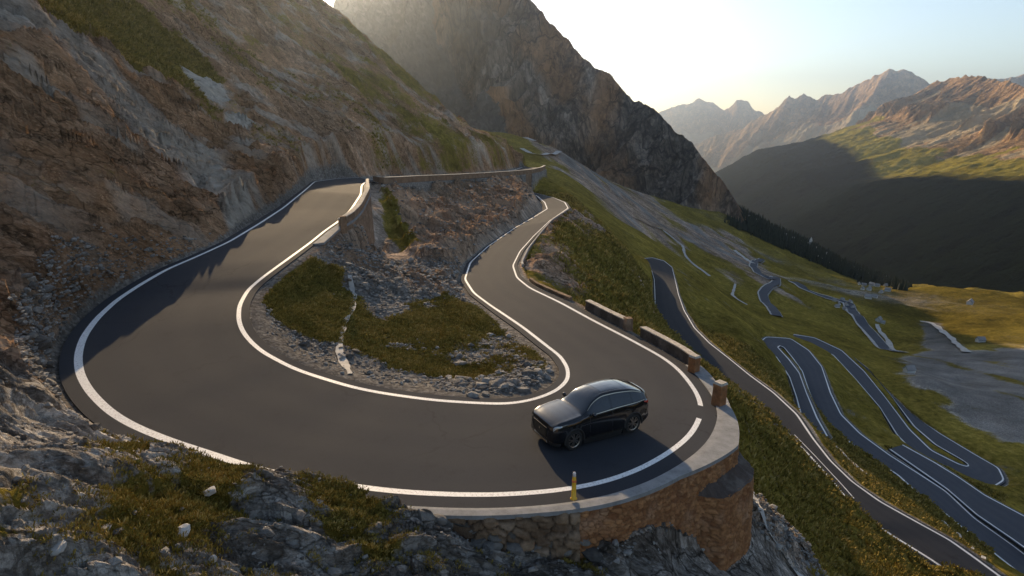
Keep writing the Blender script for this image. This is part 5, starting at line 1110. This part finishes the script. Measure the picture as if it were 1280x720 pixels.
for u, v in [(1074, 353), (1080, 358), (1085, 349), (1091, 356), (1097, 361), (1102, 352), (1106, 358), (1111, 348), (1114, 355), (1119, 352), (1088, 365), (1094, 370), (1083, 371), (1100, 366), (1077, 363), (1107, 364)]: house(u + RNG.normal(0, 2), v + RNG.normal(0, 1.5), RNG.uniform(2.6, 4.0), 'small white house in the village at the lip of the valley', 'houses of the village at the lip of the valley')
for u, v in [(1043, 377), (1049, 381), (1053, 376), (1058, 383), (1063, 379), (1066, 386), (1056, 388), (1046, 385)]: house(u, v, RNG.uniform(1.8, 3), 'small pale house in the hamlet where the valley road bends', 'houses of the hamlet at the valley road bend')
house(1212, 381, 5, 'lone white farmhouse on the dark green hill', None); house(1098, 402, 3.6, 'white house with a bright roof beside the double lane', None); house(1103, 405, 2.4, 'small shed next to the white house beside the double lane', None); house(1225, 428, 3.5, 'single grey hut on the dark meadow under the green hill', None); house(1136, 466, 3.2, 'grey hut at the edge of the gravel flat', None)
for i, (u, v) in enumerate([(921, 262), (928, 266), (936, 272), (945, 277), (955, 282), (962, 284), (971, 290), (981, 295), (992, 300), (1000, 303), (1020, 312), (1027, 316), (1033, 319), (1042, 324), (1051, 329), (1058, 332), (1066, 336), (1073, 340), (1086, 345)]): house(u, v, RNG.uniform(3.2, 4.8), 'tiny white house in the string of houses along the dark valley', 'houses strung along the dark valley')
house(1011, 307, 6, 'white church with a steeple halfway along the string of valley houses', None, True)
# conifer forest on the far lip: one mass
fw = ridgeF * (R_ > 380)
kf = scatter2 = None
w_ = np.clip(fw, 0, 1) * AREA * INV; c = np.cumsum(w_); kf = np.searchsorted(c, RNG.random(int(7000 * q)) * c[-1])
hgt = RNG.uniform(5, 10, len(kf)); rads = hgt * RNG.uniform(.16, .24, len(kf)); K = 6
a = np.arange(K) * 2 * math.pi / K; V = np.zeros((len(kf), K + 1, 3)); bx = X[kf] + RNG.normal(0, 2, len(kf)); by = Y[kf] + RNG.normal(0, 2, len(kf)); bz = Zt[kf] - .5
V[:, :K, 0] = bx[:, None] + np.cos(a)[None] * rads[:, None]; V[:, :K, 1] = by[:, None] + np.sin(a)[None] * rads[:, None]; V[:, :K, 2] = bz[:, None] + RNG.uniform(-.3, .8, (len(kf), K)); V[:, K] = np.stack([bx, by, bz + hgt], 1)
b0 = np.arange(len(kf))[:, None] * (K + 1); F = np.concatenate([b0 + [k, (k + 1) % K, K] for k in range(K)], 0)
fm_, nt, b = newmat('conifer_green'); v = obj_vec(nt); lk(nt, mix(nt, noise(nt, v, .2, 4), (.008, .014, .007), (.03, .042, .018)), b.inputs['Base Color']); b.inputs['Roughness'].default_value = .9
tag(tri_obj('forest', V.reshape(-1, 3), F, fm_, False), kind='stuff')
